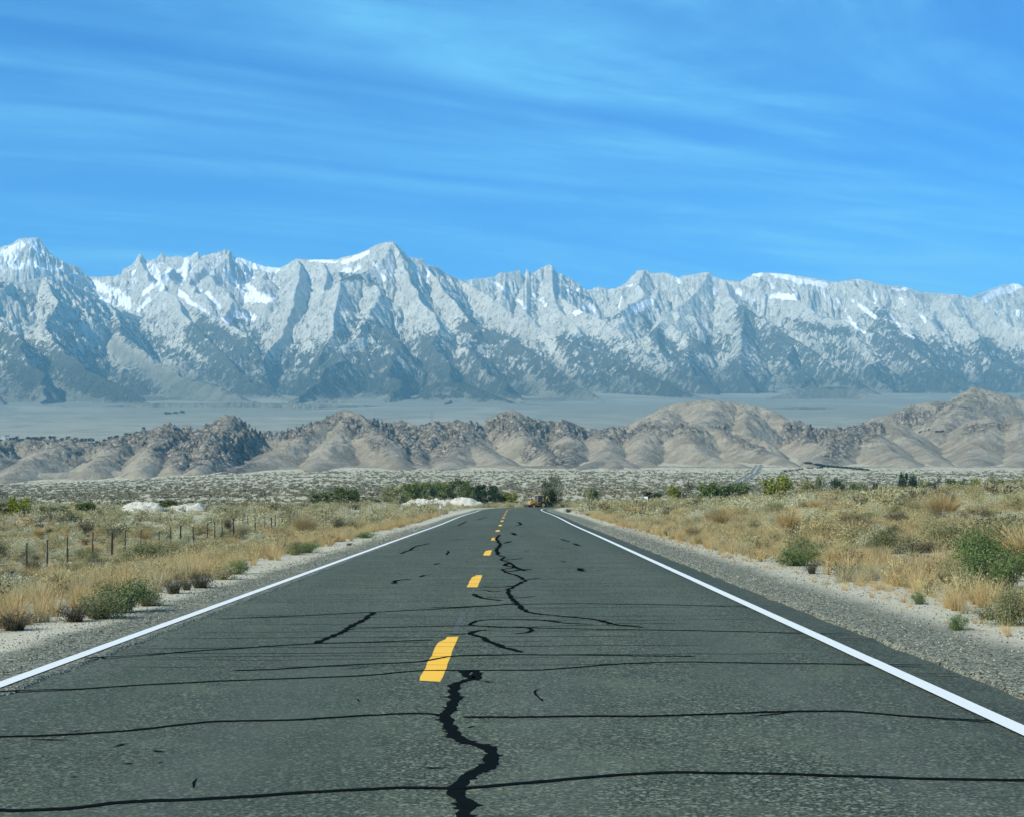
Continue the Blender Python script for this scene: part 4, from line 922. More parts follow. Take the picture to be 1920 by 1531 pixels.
# ---- mid-distance scrub that nobody could count
def lod(n, cl, leaf, seed, flat, up, tw=0):
    (V, Fc, tn), _ = bush_arr(n, cl, leaf, seed, flat, 0.2, up)
    if tw:
        V2_, F2_, t2_ = twig_arr(tw, seed + 9, 0.72, 0.012, 0.8, 2); Fc = np.concatenate([Fc, F2_ + len(V)]); V = np.concatenate([V, V2_]); tn = np.concatenate([tn, t2_])
    return V, Fc, tn
def scatter(name, mat, N, y0, y1, protos, wr, hr_, seed, pw=0.6, latmin=6.5, dens=None, um=0.42):
    r = np.random.default_rng(seed); y = y0 + (y1 - y0) * r.random(N) ** pw; x = r.uniform(-um, um, N) * y; lat = x - xc(y)
    k = (np.abs(lat) > latmin) | (y > 420)
    if dens is not None: k &= r.random(N) < dens(x, y)
    pxx, pyy = to_px(x, y, gz(x, y)); 
    for (a, b2, c2, e2) in KEEP: k &= ~((pxx > a) & (pxx < b2) & (pyy > c2) & (pyy < e2) & (r.random(N) < .88))
    if y0 < 50:
        for a, b2, c2 in NAMEDB: k &= ~((np.abs(x - a) < 0.85 * c2) & (y - b2 < 0.7 * c2) & (y - b2 > -2.2 - c2))
    x, y = x[k], y[k]; n = len(x); wd = r.uniform(*wr, n) * (1 + 0.5 * r.random(n) ** 3); ht = wd * r.uniform(*hr_, n)
    I = np.stack([x, y, gz(x, y) - 0.03 * wd, wd, ht / 0.75, r.random(n) * 6.28, r.integers(0, len(protos), n)], 1)
    V, Fc, tn = scatter_join(protos, I); o = mesh_np(name, V, Fc, mat, {'tint': tn}); tag(o, kind='stuff'); return o
pm = [lod(240, 12, 0.046, 700 + i, 0.72, 0.4, 30) for i in range(4)]
nz = lambda x, y: 0.25 + 0.9 * sst(-0.15, 0.35, fbm(x / 14, y / 20, 3, 171))
def sc_tag(o, l, c): tag(o, l, c); return o
sc_tag(scatter('sagebrush_cover', M['sage'], 6500, 80, 420, pm, (0.8, 2.0), (0.45, 0.8), 1, 0.6, 7, nz), 'grey green sagebrush cover spread over the middle distance flats', 'sagebrush')
sc_tag(scatter('pale_brush_cover', M['pale'], 4600, 70, 420, pm, (0.7, 1.7), (0.4, 0.7), 2, 0.6, 6.6), 'pale dry brush cover between the sagebrush of the middle distance', 'brush')
sc_tag(scatter('dark_brush_cover', M['dark'], 1500, 80, 420, pm, (0.7, 1.9), (0.4, 0.8), 3, 0.6, 7), 'dark leafless brush cover dotted through the middle distance', 'brush')
sc_tag(scatter('straw_brush_cover', M['grass'], 2200, 70, 420, pm, (0.6, 1.6), (0.4, 0.7), 4, 0.65, 6.4, lambda x, y: 0.2 + sst(0, .3, fbm(x / 25, y / 40, 3, 173))), 'golden dry brush cover spread over both sides of the road', 'brush')
sc_tag(scatter('olive_brush_cover', M['olive'], 1300, 80, 420, pm, (0.7, 2.0), (0.4, 0.75), 5, 0.6, 7), 'olive brush cover dotted over the middle distance flats', 'brush')
pf = [lod(26, 6, 0.21, 800 + i, 0.7, 0.2) for i in range(5)]
def band(x, y): return np.where(y < 620, 1.0, 1.0)
sc_tag(scatter('plain_scrub_cover', M['plain'], 6200, 400, 1500, pf, (1.4, 3.6), (0.4, 0.6), 6, 0.7, 0, lambda x, y: 0.35 + sst(-.1, .3, fbm(x / 60, y / 120, 3, 180))), 'speckled grey scrub cover of the far plain below the hills', 'scrub')
sc_tag(scatter('upper_plain_scrub_cover', M['plain'], 8500, 900, 3100, pf, (3.0, 7.0), (0.32, 0.5), 7, 0.8, 0), 'dense dark speckled scrub cover at the foot of the rocky hills', 'scrub')

pl = [lod(240, 10, 0.032, 850 + i, 0.7, 0.3, 40) for i in range(4)]
sc_tag(scatter('low_sage_cover', M['sage'], 6200, 14, 110, pl, (0.25, 0.65), (0.45, 0.8), 21, 0.62, 5.7), 'low grey green ground cover filling the gaps between the nearer shrubs', 'sagebrush')
sc_tag(scatter('low_straw_cover', M['grass'], 2500, 14, 120, pl, (0.2, 0.6), (0.45, 0.9), 22, 0.62, 5.3), 'low dry yellow ground cover between the nearer shrubs', 'brush')
sc_tag(scatter('low_dark_cover', M['dark'], 1400, 14, 110, pl, (0.25, 0.7), (0.4, 0.7), 23, 0.62, 5.6), 'low dark twiggy ground cover between the nearer shrubs', 'brush')
# ---- straw grass bands on the verges
pg = [twig_arr(95, 900 + i, 0.8, 0.006, 0.8) for i in range(5)]
def grass(name, N, seed, fn, hr_, label):
    r = np.random.default_rng(seed); L = []
    while len(L) < N:
        y = 9 + 90 * r.random() ** 1.25; lat, ok = fn(y, r)
        X_ = lat + float(xc(y))
        if ok and not any(abs(X_ - a) < 0.85 * c_ and -2.2 - c_ < y - b_ < 0.7 * c_ for a, b_, c_ in NAMEDB): L.append((X_, y, r.uniform(*hr_)))
    A = np.array(L); n = len(A)
    I = np.stack([A[:, 0], A[:, 1], gz(A[:, 0], A[:, 1]) - 0.02, A[:, 2] * 0.95, A[:, 2], r.random(n) * 6.28, r.integers(0, 5, n)], 1)
    V, Fc, tn = scatter_join(pg, I, 0.45); o = mesh_np(name, V, Fc, M['grass'], {'tint': tn}); tag(o, label, 'grass', kind='stuff')
def fl(y, r):
    lat = -(5.2 + 5.5 * r.random() ** 1.5 + 0.35 * abs(r.normal()))
    return lat, (lat < -5.15 - 0.2 * r.random()) and gn(lat / 1.6, y / 3.2, 7) > -0.04
def fr(y, r):
    lat = 5.35 + 13.0 * r.random() ** 1.4
    return lat, gn(lat / 2.2, y / 5.0, 8) > -0.22 and abs(y - 24) + abs(lat - 10.5) > 3.0
grass('verge_grass', 1800, 11, fl, (0.2, 0.52), 'tall orange straw grass band along the left verge')
grass('bank_grass', 2600, 12, fr, (0.22, 0.58), 'pale yellow straw grass over the right bank')
def fs(y, r):
    sd_ = 1 if r.random() < .68 else -1; lat = ((4.75 if sd_ > 0 else 5.25) + 1.9 * r.random() ** .7) * sd_; return lat, gn(lat, y / 2, 9) > -0.05
grass('short_verge_grass', 1700, 13, fs, (0.05, 0.22), 'short sparse dry tufts along both sandy shoulders')

# ---- gravel stones
m_stone, t, b = material('shoulder_stones', 0.9, 0.2)
setcol(t, b, t.mix(t.attr('tint'), (0.05, 0.055, 0.042), (0.36, 0.35, 0.26)))
def stones():
    oc = np.array([(1, 0, 0), (0, 1, 0), (-1, 0, 0), (0, -1, 0), (0, 0, 0.8), (0, 0, -0.5)], float)
    ft = np.array([(0, 1, 4), (1, 2, 4), (2, 3, 4), (3, 0, 4), (1, 0, 5), (2, 1, 5), (3, 2, 5), (0, 3, 5)])
    pr = []
    for k in range(4): pr.append((oc * rng.uniform(0.6, 1.25, (6, 1)) * rng.uniform(.7, 1.2, (1, 3)), ft, np.full(6, 0.5)))
    N = 26000; y = 6 + 64 * rng.random(N) ** 1.5; side = rng.random(N) < 0.62
    lat = np.where(side, 3.62 + 2.9 * rng.random(N) ** 1.5, -(4.06 + 0.75 * rng.random(N) ** 1.2 + 0.9 * rng.random(N) ** 8)); x = lat + xc(y)
    s = 0.004 + 0.011 * rng.random(N) ** 2.5 + 0.0002 * y
    I = np.stack([x, y, gz(x, y) + s * 0.2, s, s, rng.random(N) * 6.28, rng.integers(0, 4, N)], 1)
    V, Fc, tn = scatter_join(pr, I, 0.9); o = mesh_np('gravel', V, Fc, m_stone, {'tint': tn}); tag(o, 'loose grey gravel on both road shoulders', 'gravel', kind='stuff')
stones()

# ------------------------------------------------------------------ SAND MOUNDS
m_sand, t, b = material('white_sand', 0.95, 0.1); P = pos(t); n = t.noise(P, 0.8, 5, 0.7)
setcol(t, b, t.mix(n, (0.40, 0.375, 0.29), (0.60, 0.56, 0.45))); bump(t, b, n, 0.5, 0.5)
def mound(prof, py_base, D, depth, label):
    pxs = np.array([p[0] for p in prof], float); q = np.linspace(pxs[0], pxs[-1], 120); top = np.interp(q, pxs, [p[1] for p in prof])
    X = (q - CX) / F * D; Hh_ = np.clip((py_base - top) / F * D, 0, None) * (0.82 if D > 400 else 1.05); vv_ = np.linspace(-1, 1, 26)
    Xx, Vv = np.meshgrid(X, vv_, indexing='ij'); Yy = D + Vv * depth; hz = Hh_[:, None] * np.clip(1 - np.abs(Vv) ** 1.6, 0, 1) * (0.85 + 0.6 * fbm(Xx / 2.5, Yy / 2.5, 4, 200))
    g = gz(Xx, Yy); gm = float(gz(X.mean(), D)); Zz = np.where(hz > 0.02, gm * 0 + np.maximum(g, CAMH + ray(0, py_base)[1] * D) + hz, g - 0.4)
    Zz[:, 0] = g[:, 0] - 1.5; Zz[:, -1] = g[:, -1] - 1.5; Zz[0] = g[0] - 1.5; Zz[-1] = g[-1] - 1.5
    o = mesh_np('sand_mound', np.stack([Xx, Yy, Zz], -1), grid_faces(*Xx.shape), m_sand, None, True); tag(o, label, 'sand mound')
mound([(752, 946), (765, 938), (783, 932), (792, 932), (810, 933), (845, 934), (860, 928), (872, 927), (885, 932), (900, 939), (908, 946)], 948, 430, 9, 'white sand mound in front of the green tree row, left of the road')
mound([(226, 966), (235, 957), (250, 950), (285, 949), (300, 953), (308, 960)], 967, 205, 4, 'white sand mound on the left flat, larger part nearer the picture edge')
mound([(305, 962), (325, 956), (340, 953), (360, 953), (372, 950), (384, 958), (392, 964)], 965, 212, 4, 'smaller white sand mound on the left flat, right end of the pair')

# ------------------------------------------------------------------ BOULDERS (pale, right field)
m_rock = simple('pale_boulder_rock', (0.36, 0.33, 0.26), 0.95, 0.2, 2.5)
def boulder(px, py, wpx, hpx, label):
    h = hit(px, py); k = h[1] / F; n = 14
    th = np.linspace(0, 2 * np.pi, n, endpoint=False); ph = np.linspace(-0.3, np.pi / 2, 7); V = []
    sd_ = random.random() * 50
    for p in ph:
        for a in th:
            r = 1 + 0.28 * float(fbm(np.cos(a) * 1.2 + sd_, np.sin(a) * 1.2 + p, 3, 210)); V.append((math.cos(a) * math.cos(p) * r * wpx * k / 2, math.sin(a) * math.cos(p) * r * wpx * k / 2 * .8, math.sin(p) * r * hpx * k * 0.62))
    Fc = [(i * n + j, i * n + (j + 1) % n, (i + 1) * n + (j + 1) % n, (i + 1) * n + j) for i in range(6) for j in range(n)]
    o = mesh_np('boulder', V, Fc, m_rock, None, True); o.location = h; tag(o, label, 'boulder')
boulder(1690, 946, 26, 14, 'rounded pale boulder beside a dark bush on the right field'); boulder(1740, 942, 24, 12, 'pale boulder right of the rounded one, above the orange bush')
boulder(1770, 930, 34, 9, 'long flat pale boulder high on the right field'); boulder(1852, 928, 24, 8, 'small whitish boulder near the top right of the right field'); boulder(1688, 962, 24, 9, 'low pale boulder beneath the dark bush on the right field')
boulder(1040, 948, 16, 7, 'whitish boulder at the far bend beside the yellow machine')

# ------------------------------------------------------------------ TREES
def tree_arr(seed, n=900, h=1.0, wd=0.9, leaf=0.045, cl=26, low=0.12):
    r = np.random.default_rng(seed); th = r.random(cl) * 2 * np.pi; zz = low + (0.93 - low) * r.random(cl); rad = wd / 2 * np.sqrt(np.clip(1 - ((zz - 0.42) / 0.62) ** 2, 0.05, 1)) * (0.45 + 0.55 * r.random(cl))
    cc = np.stack([np.cos(th) * rad, np.sin(th) * rad, zz * h], 1); k = r.integers(0, cl, n); sz = 0.05 + 0.075 * r.random(cl)
    C = cc[k] + r.normal(size=(n, 3)) * sz[k][:, None]; C[:, 2] = np.abs(C[:, 2]) + 0.01
    tint = np.clip(0.5 * r.random(cl)[k] + 0.5 * r.random(n), 0, 1); return leaves(C, leaf * (.6 + .8 * r.random(n)), tint, 1, 0.1, r), cc
TR = {}
def tree_kind(name, mat, seeds, **kw):
    L = []
    for s in seeds:
        (V, Fc, tn), cc = tree_arr(s, **kw); fm_ = mesh_only(name + '_crown', V, Fc, mat, tn)
        SV, SF = stems_arr(list(cc[:10] * 0.9) + [np.array([0, 0, 0.45])], 0.022); L.append((fm_, mesh_only(name + '_trunk', SV, SF, M['wood'])))
    TR[name] = L
tree_kind('green_tree', M['tree'], (1, 2, 3), n=2200, wd=1.2, leaf=0.06, low=.06); tree_kind('olive_tree', M['olive'], (11, 12), n=2000, wd=1.3, leaf=0.06, low=.06)
tree_kind('yellow_green_tree', M['ygreen'], (21, 22), n=2300, wd=1.3, leaf=0.06, low=.05); tree_kind('dark_tree', M['dtree'], (31, 32), n=2300, wd=1.3, leaf=0.06, low=.04)
tree_kind('bare_tree', M['greywillow'], (41, 42), n=1500, wd=1.05, leaf=0.035, cl=30, low=.04)
def tree(kd, px, py, wpx, hpx, D, label, group=None):
    if px < 980:
        h = hit(px, py)
        if h and h[1] < 1100: D = h[1]
    rx, rz = ray(px, py); x = rx * D; z = surf_z(x, D); k = D / F
    hpx = hpx * 1.15; hh_ = max(hpx * k, (CAMH + rz * D + hpx * k) - z)
    root = empty(kd, (x, D, z - 0.1), random.random() * 6.28); root.scale = (wpx * k * 0.8, wpx * k * 0.8, hh_)
    tag(root, label, 'tree', group); fmesh, tm = random.choice(TR[kd]); link('crown', fmesh, root); link('trunk', tm, root)
TT = [
 ('yellow_green_tree', 36, 968, 44, 30, 330, 'round yellow green tree near the left picture edge'),
 ('olive_tree', 6, 968, 36, 24, 332, 'olive tree cut by the left picture edge'),
 ('green_tree', 160, 965, 40, 22, 345, 'low green tree left of the white sand mounds'), ('olive_tree', 100, 966, 66, 16, 350, 'wide low olive tree between the yellow green tree and the low green one'),
 ('olive_tree', 205, 963, 30, 12, 350, 'small olive tree immediately left of the sand mounds'),
 ('green_tree', 312, 954, 38, 16, 380, 'dark low tree peeking over the gap of the left sand mounds'), ('olive_tree', 465, 953, 30, 11, 420, 'small yellowish bush tree alone on the left plain'), ('olive_tree', 495, 953, 30, 8, 430, 'flat olive bush tree beside the small yellowish one on the left plain'),
 ('green_tree', 600, 947, 40, 22, 480, 'green tree at the left end of the small clump left of the tree row'), ('green_tree', 645, 948, 60, 28, 470, 'biggest tree of the small clump left of the tree row'), ('olive_tree', 695, 948, 34, 14, 480, 'low olive tree between the small clump and the tree row'),
 ('olive_tree', 735, 946, 46, 30, 500, 'olive tree at the left end of the tree row behind the sand mound'), ('green_tree', 770, 942, 40, 32, 505, 'second tree from the left in the row behind the sand mound'), ('green_tree', 800, 938, 44, 30, 520, 'third tree from the left in the row behind the sand mound'),
 ('yellow_green_tree', 837, 932, 26, 24, 540, 'yellow topped tree in the row behind the sand mound'), ('green_tree', 824, 934, 36, 24, 525, 'tree just left of the yellow topped one in the row'), ('green_tree', 862, 934, 44, 30, 520, 'tree above the peak of the white sand mound'), ('green_tree', 888, 938, 36, 24, 515, 'green tree between the sand mound peak and the dark tree'),
 ('dark_tree', 912, 943, 40, 30, 480, 'darkest tree at the right end of the row behind the sand mound'), ('dark_tree', 932, 945, 30, 18, 470, 'lower dark tree at the right shoulder of the darkest tree'), ('yellow_green_tree', 958, 944, 32, 18, 430, 'yellow green bush tree where the road meets the tree row'),
 ('bare_tree', 1035, 944, 52, 50, 330, 'tall sparse grey willow behind the yellow machine'), ('dark_tree', 1030, 947, 26, 26, 262, 'dark willow bush immediately right of the yellow machine'), ('olive_tree', 1108, 934, 26, 18, 420, 'small olive tree on the right beyond the bend'),
 ('dark_tree', 1224, 932, 30, 9, 500, 'flat dark green bush tree beside the small white box'), ('yellow_green_tree', 1265, 928, 28, 16, 520, 'small yellow green tree right of the small white box'), ('bare_tree', 1290, 927, 30, 22, 520, 'leafless grey tree right of the small yellow green tree'),
 ('green_tree', 1330, 926, 50, 20, 540, 'green tree left of the distant road, left one of two'), ('green_tree', 1382, 926, 66, 18, 545, 'wide green tree under the lower end of the distant road'),
 ('yellow_green_tree', 1457, 923, 56, 28, 560, 'large yellow green tree right of the distant road'), ('olive_tree', 1505, 920, 40, 16, 600, 'olive tree next to the large yellow green tree'), ('dark_tree', 1568, 916, 28, 14, 640, 'blue grey dark tree in the middle of the right tree line'),
 ('olive_tree', 1537, 910, 16, 16, 900, 'small olive tree out on the plain above the blue grey one'), ('green_tree', 1600, 915, 16, 8, 650, 'tiny green tree right of the blue grey tree'), ('olive_tree', 1616, 915, 18, 10, 650, 'little olive tree right of the tiny green tree'), ('dark_tree', 1642, 913, 18, 6, 660, 'flat dark shrub like tree left of the bright dark green one'),
 ('dark_tree', 1700, 911, 34, 20, 650, 'dense dark green tree standing out on the right tree line'), ('olive_tree', 1732, 911, 32, 9, 660, 'low olive tree right of the dense dark green tree'), ('bare_tree', 1758, 911, 24, 18, 660, 'leafless tree on the right tree line'),
 ('green_tree', 1790, 912, 50, 12, 660, 'low green tree left of the paired yellowish ones, far right'), ('yellow_green_tree', 1826, 910, 26, 12, 660, 'yellowish green tree on the far right tree line'), ('olive_tree', 1870, 908, 44, 10, 670, 'olive low tree near the far right of the tree line'), ('olive_tree', 1915, 908, 40, 9, 670, 'olive low tree at the right picture edge of the tree line')]
for a in TT: tree(*a)
def crest_D(px, D0, D1):
    rx, _ = ray(px, 820); ds = np.linspace(D0, D1, 120); e = [(surf_z(rx * d, d) - CAMH) / d for d in ds]; return float(ds[int(np.argmax(e))])
def far_tree_row(pts, n, D0, D1, hp, label, group, crest=False):
    for i in range(n):
        q = i / (n - 1); px = np.interp(q, np.linspace(0, 1, len(pts)), [p[0] for p in pts]) + random.uniform(-3, 3); py = np.interp(q, np.linspace(0, 1, len(pts)), [p[1] for p in pts])
        D = crest_D(px, D0, D1) if crest else None
        for d in ([] if crest else np.linspace(D0, D1, 160)):
            rx, rz = ray(px, py)
            if surf_z(rx * d, d) > CAMH + rz * d: D = d; break
        D = D or D1
        rx, rz = ray(px, py); k = D / F; fmesh, tm = random.choice(TR['dark_tree']); z = surf_z(rx * D, D)
        root = empty('distant_tree', (rx * D, D, z - 0.5), random.random() * 6.28); s = random.uniform(.7, 1.3) * hp * k
        root.scale = (s * 1.7, s * 1.7, s); tag(root, label, 'tree', group); link('crown', fmesh, root)
far_tree_row([(1505, 868), (1540, 874), (1575, 877), (1625, 882)], 26, 2700, 3600, 3.6, 'tiny dark tree in the row at the foot of the right hills', 'trees at the foot of the right hills')
far_tree_row([(1475, 884), (1510, 879), (1560, 876)], 12, 2700, 3600, 3, 'tiny dark tree in the lower branch of the row at the right hills', 'trees in the lower row at the right hills')
far_tree_row([(0, 817), (60, 817), (120, 816), (200, 818), (270, 816)], 24, 3500, 4700, 4.5, 'tiny dark tree along the top of the left hills', 'trees along the top of the left hills', True)
far_tree_row([(1722, 812), (1770, 811)], 8, 4200, 5600, 3, 'tiny dark tree in the gap of the far right hills', 'trees in the gap of the far right hills')
far_tree_row([(310, 776), (340, 774)], 5, 9000, 10200, 3.5, 'tiny dark tree out on the grey fan below the mountains', 'trees on the fan below the mountains')

# ------------------------------------------------------------------ FENCE
m_post = simple('rusty_steel_post', (0.04, 0.036, 0.032), 0.85, 0.3, 8)
m_wire = simple('fence_wire', (0.12, 0.11, 0.10), 0.6, 0.2, 20, metal=0.6)
m_palepost = simple('weathered_pale_post', (0.42, 0.39, 0.33), 0.9, 0.2, 6)
FX = -17.2
fence = empty('wire_fence', (FX, 48, float(gz(FX, 48)))); tag(fence, 'dark post and wire fence running beside the road on the left', 'fence')
fys = [46.2 + 2.6 * i for i in range(55)]; tops = []
fx0, fy0, fz0 = fence.location
for i, y in enumerate(fys):
    x = FX + 0.12 * math.sin(i * 1.7); z = float(gz(x, y)); hgt = 1.12 + random.uniform(-.12, .12); tl = random.uniform(-.04, .04)
    mb = MB(); wv2 = 0.026 if i % 5 else 0.045
    a = (x - fx0, y - fy0, z - 0.2 - fz0); c2 = (x - fx0 + tl, y - fy0 + random.uniform(-.03, .03), z + hgt - fz0)
    mb.bar(a, c2, wv2, wv2 * 0.9, 5); mb.box((c2[0], c2[1], c2[2] - 0.03), (wv2 * 2.3, wv2 * 1.2, 0.05))
    mb.box(((a[0] + c2[0]) / 2 + wv2, (a[1] + c2[1]) / 2, z + 0.45 - fz0), (0.02, 0.05, 0.5))
    mb.build('post', m_post if i < 34 else m_palepost, fence); tops.append((c2[0], c2[1], z - fz0, hgt))
for hfr in (0.35, 0.62, 0.9):
    mb = MB()
    for p, q in zip(tops[:-1], tops[1:]): mb.bar((p[0] + .03, p[1], p[2] + p[3] * hfr), (q[0] + .03, q[1], q[2] + q[3] * hfr), 0.004, None, 3)
    mb.build('wire', m_wire, fence)

# ------------------------------------------------------------------ MARKER POSTS
m_wp = simple('white_marker_plastic', (0.80, 0.80, 0.74), 0.6, 0.06, 4); m_gp = simple('grey_marker_steel', (0.26, 0.27, 0.25), 0.7, 0.1, 6); m_refl = simple('reflector', (0.55, 0.56, 0.55), 0.3, 0.1, 10)
def stake(px, py, hpx, wm, mat, label, plate=True, D=None):
    h = hit(px, py) if D is None else (ray(px, py)[0] * D, D, float(gz(ray(px, py)[0] * D, D))); k = h[1] / F; H_ = max(hpx * k, CAMH + ray(px, py - hpx)[1] * h[1] - h[2])
    root = empty('marker_post', h); tag(root, label, 'marker post'); mb = MB(); mb.bar((0, 0, -0.2), (0.02, 0, H_), wm / 2, wm / 2 * .85, 6); mb.box((0.02, 0, H_), (wm * 1.1, wm * .6, .03)); mb.build('post', mat, root)
    if plate: mb = MB(); mb.box((0.02, -wm * .6, H_ - 0.14), (wm * 1.7, 0.012, 0.22)); mb.build('reflector', m_refl, root, 0.003)
stake(1767, 985, 30, 0.022, m_gp, 'thin tall pale stake inside the big orange bush on the right', False)
stake(1809, 951, 10, 0.22, m_wp, 'short white marker left of the rightmost one on the right field', False, 95); stake(1909, 946, 12, 0.22, m_wp, 'rightmost short white marker near the right picture edge', False, 80); stake(1667, 956, 7, 0.10, m_wp, 'small white marker left of the pale boulders on the right field', False, 85)
stake(825, 968, 22, 0.07, m_gp, 'grey delineator post beside the left shoulder in front of the white sand mound'); stake(798, 968, 9, 0.05, m_gp, 'short grey stake left of the delineator post on the left verge', False)
h = hit(1211, 940); h = (ray(1211, 937)[0] * 240, 240, float(gz(ray(1211, 937)[0] * 240, 240)))
root = empty('utility_box', h); tag(root, 'small white utility box on legs beyond the right verge', 'utility box'); zt = CAMH + ray(1211, 930.5)[1] * 240 - h[2]; zt = max(zt, 1.0)
mb = MB(); mb.box((0, 0, zt - .25), (0.62, 0.4, 0.5)); mb.box((0, 0, zt + .02), (0.7, .48, .05)); mb.build('cabinet', m_wp, root, .02); mb = MB(); mb.bar((-.2, 0, -.1), (-.2, 0, zt - .5), .04); mb.bar((.2, 0, -.1), (.2, 0, zt - .5), .04); mb.build('legs', m_gp, root)

# ------------------------------------------------------------------ PYLONS, POLE, HOUSES
m_steel = simple('galvanised_steel', (0.17, 0.18, 0.18), 0.6, 0.1, 0.5); m_polew = simple('pole_timber', (0.12, 0.09, 0.06), 0.9, 0.2, 2)
def pylon(px, py, hpx, D, label):
    rx, rz = ray(px, py); x = rx * D; z = surf_z(x, D); Hh_ = CAMH + ray(px, py - hpx)[1] * D - z; Hh_ = max(Hh_, hpx * D / F)
    root = empty('transmission_tower', (x, D, z)); tag(root, label, 'transmission tower'); mb = MB(); w0, w1 = Hh_ * .13, Hh_ * .022; r = .28
    lv = np.linspace(0, 1, 7)
    def c(q, sx, sy): ww = w0 + (w1 - w0) * q ** .8; return (sx * ww, sy * ww, q * Hh_)
    for sx, sy in ((-1, -1), (1, -1), (1, 1), (-1, 1)):
        for a, b2 in zip(lv[:-1], lv[1:]): mb.bar(c(a, sx, sy), c(b2, sx, sy), r, None, 4)
    for a, b2 in zip(lv[:-1], lv[1:]):
        for p, q in (((-1, -1), (1, -1)), ((1, -1), (1, 1)), ((1, 1), (-1, 1)), ((-1, 1), (-1, -1))): mb.bar(c(a, *p), c(b2, *q), r * .6, None, 4); mb.bar(c(a, *q), c(b2, *p), r * .6, None, 4)
    mb.build('lattice_mast', m_steel, root)
    for q, ln in ((.68, .20), (.82, .24), (.95, .17)):
        mb = MB(); 
        for s in (-1, 1): mb.bar((0, 0, q * Hh_ + 1), (s * ln * Hh_, 0, q * Hh_), r, r * .6, 4); mb.bar((0, 0, q * Hh_ - 1.6), (s * ln * Hh_, 0, q * Hh_), r * .8, r * .5, 4); mb.bar((s * ln * Hh_, 0, q * Hh_), (s * ln * Hh_, 0, q * Hh_ - 2.2), .2, .25, 5)
        mb.build('cross_arm', m_steel, root)
pylon(1914, 838, 40, 3900, 'steel lattice transmission tower against the hill at the right picture edge'); pylon(809, 792, 20, 4480, 'faint steel lattice tower on the crest of the middle hills')
D = 1900; rx, rz = ray(1468, 896); x = rx * D; z = float(gz(x, D)); root = empty('utility_pole', (x, D, z)); tag(root, 'lone T shaped utility pole on the plain right of the distant road', 'utility pole'); Hp = CAMH + ray(1468, 883)[1] * D - z
mb = MB(); mb.bar((0, 0, -1), (0, 0, Hp), .34, .26, 8); mb.build('pole', m_polew, root); mb = MB(); mb.box((0, 0, Hp - 1), (9, .4, .4)); mb.build('crossarm', m_polew, root)
mb = MB(); [mb.bar((s, 0, Hp - .8), (s, 0, Hp + .1), .18, .12, 6) for s in (-4, 0, 4)]; mb.build('insulators', m_steel, root)
m_wall = simple('white_house_wall', (0.70, 0.69, 0.64), 0.8, 0.05, .5); m_roof = simple('pale_roof', (0.55, 0.55, 0.54), 0.6, 0.1, .5); m_glass = simple('window_glass', (0.05, 0.06, 0.07), 0.2, 0.1, 1, .5)
def house(px, py, wpx, D0, label):
    D = crest_D(px, 3500, 4700)
    rx, rz = ray(px, py); k = D / F; W = wpx * k; x = rx * D; z = surf_z(x, D)
    root = empty('house', (x, D, z), .15); tag(root, label, 'house'); hgt = 4.5; dp = W * .5
    mb = MB(); mb.box((0, 0, hgt / 2 - .5), (W, dp, hgt + 1)); mb.build('wall', m_wall, root)
    mb = MB(); mb.add([(-W * .54, -dp * .6, hgt), (W * .54, -dp * .6, hgt), (W * .54, dp * .6, hgt), (-W * .54, dp * .6, hgt), (-W * .54, 0, hgt + 2.6), (W * .54, 0, hgt + 2.6)], [(0, 1, 5, 4), (2, 3, 4, 5), (1, 2, 5), (3, 0, 4), (3, 2, 1, 0)]); mb.build('roof', m_roof, root)
    for s in (-.3, .05, .32):
        mb = MB(); mb.box((s * W, -dp / 2 - .03, 2.3), (W * .13, .1, 1.5)); mb.build('window', m_glass, root)
house(12, 817, 16, 4400, 'long white house among trees at the left picture edge'); house(33, 817, 11, 4400, 'smaller white house right of the long one on the left hills')

# ------------------------------------------------------------------ YELLOW MACHINE
m_cy = simple('machine_yellow', (0.36, 0.22, 0.05), 0.5, 0.1, 3, .4); m_tyre = simple('tyre_rubber', (0.02, 0.02, 0.02), 0.9, 0.2, 6); m_dk = simple('dark_steel', (0.035, 0.035, 0.035), 0.6, 0.2, 4)
DM = 248.0; rx, _ = ray(1008, 947); xm = rx * DM; zm = float(gz(xm, DM))
mc = empty('backhoe_loader', (xm, DM, zm), R(28), 0.9); tag(mc, 'yellow backhoe loader with cab standing past the bend of the road', 'backhoe loader')
mb = MB(); mb.prism([(-1.9, .75), (-1.9, 1.35), (-1.7, 1.6), (-.35, 1.72), (-.35, 1.2), (1.35, 1.2), (1.5, .8), (.9, .62), (-1.5, .62)], -.45, .45); mb.build('body', m_cy, mc, .04)
mb = MB()
for sx in (-.35, .95):
    for sy in (-.62, .62): mb.bar((sx, sy, 1.15), (sx + (.08 if sx < 0 else -.05), sy, 2.55), .06, .05, 5)
mb.box((.3, 0, 1.2), (1.45, 1.36, .16)); mb.build('cab_frame', m_cy, mc)
mb = MB(); mb.box((.32, 0, 2.62), (1.6, 1.5, .13), None, .92); mb.build('cab_roof', m_cy, mc, .03)
mb = MB(); mb.box((.32, 0, 1.88), (1.1, 1.12, 1.28)); mb.build('cab_glass', m_glass, mc)
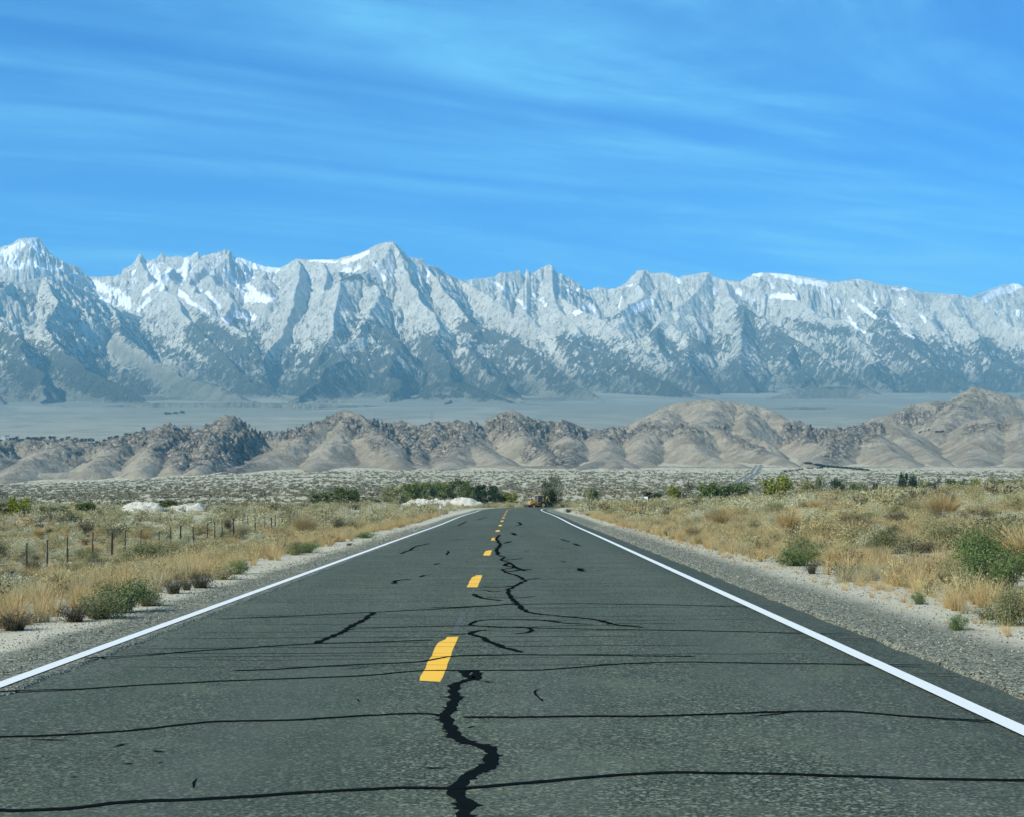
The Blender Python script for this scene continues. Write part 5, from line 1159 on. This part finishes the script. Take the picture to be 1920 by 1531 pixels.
for (x, r, w_) in ((.75, .72, .42), (-1.35, .48, .32)):
    for s in (-1, 1):
        mb = MB(); mb.bar((x, s * .78 - w_ / 2, r), (x, s * .78 + w_ / 2, r), r, None, 20); ty = mb.build('wheel', m_tyre, mc, .05)
        mb = MB(); mb.bar((x, s * .78 + s * w_ / 2 - .03, r), (x, s * .78 + s * (w_ / 2 + .02), r), r * .5, None, 14); mb.build('rim', m_cy, ty)
mb = MB()
for s in (-.5, .5): mb.bar((-.6, s, 1.45), (-2.3, s, .7), .09, None, 6); mb.bar((-2.3, s, .7), (-2.6, s, .35), .08, None, 6)
mb.build('loader_arms', m_cy, mc)
mb = MB(); mb.prism([(-2.5, .1), (-3.2, .08), (-3.25, .14), (-2.75, .3), (-2.7, .85), (-2.55, .85)], -1.1, 1.1); mb.build('bucket', m_dk, mc)
mb = MB(); mb.bar((1.4, 0, .95), (2.2, 0, 2.5), .13, .11, 6); mb.build('boom', m_cy, mc); mb = MB(); mb.bar((2.2, 0, 2.5), (2.75, 0, 1.2), .1, .09, 6); mb.build('dipper_arm', m_cy, mc)
mb = MB(); mb.prism([(2.6, 1.25), (2.95, 1.2), (2.9, .7), (2.5, .75)], -.3, .3); mb.build('digging_bucket', m_dk, mc)
mb = MB(); mb.bar((-1.2, .25, 1.65), (-1.2, .25, 2.15), .05, None, 8); mb.build('exhaust_pipe', m_dk, mc)
for s in (-1, 1): mb = MB(); mb.box((-1.93, s * .3, 1.2), (.06, .18, .14)); mb.build('headlight', m_refl, mc)

# ------------------------------------------------------------------ HAZE
hm = bpy.data.materials.new('haze'); hm.use_nodes = True; ht = NT(hm.node_tree); ht.n.clear()
pv = ht.node('ShaderNodeVolumePrincipled', Density=3.6e-5, Anisotropy=0.0); pv.inputs['Color'].default_value = (0.36, 0.78, 1.0, 1)
oo = ht.node('ShaderNodeOutputMaterial'); ht.l.new(pv.outputs[0], oo.inputs['Volume'])
mb = MB(); mb.box((0, 11000, 1800), (42000, 30000, 3700)); hz = mb.build('haze', hm); tag(hz, kind='stuff')
HTOP = float(H.max()) + 60
lowest = min(float(Zg.min()), float(Zh_.min()) if 'Zh_' in globals() else 0.0, -30.0) - 1
me = hz.data
for v in me.vertices: v.co.z = HTOP if v.co.z > 1000 else lowest
print('peak', H.max(), 'lowest', lowest, 'shrubs', cnt, 'objects', len(bpy.data.objects))
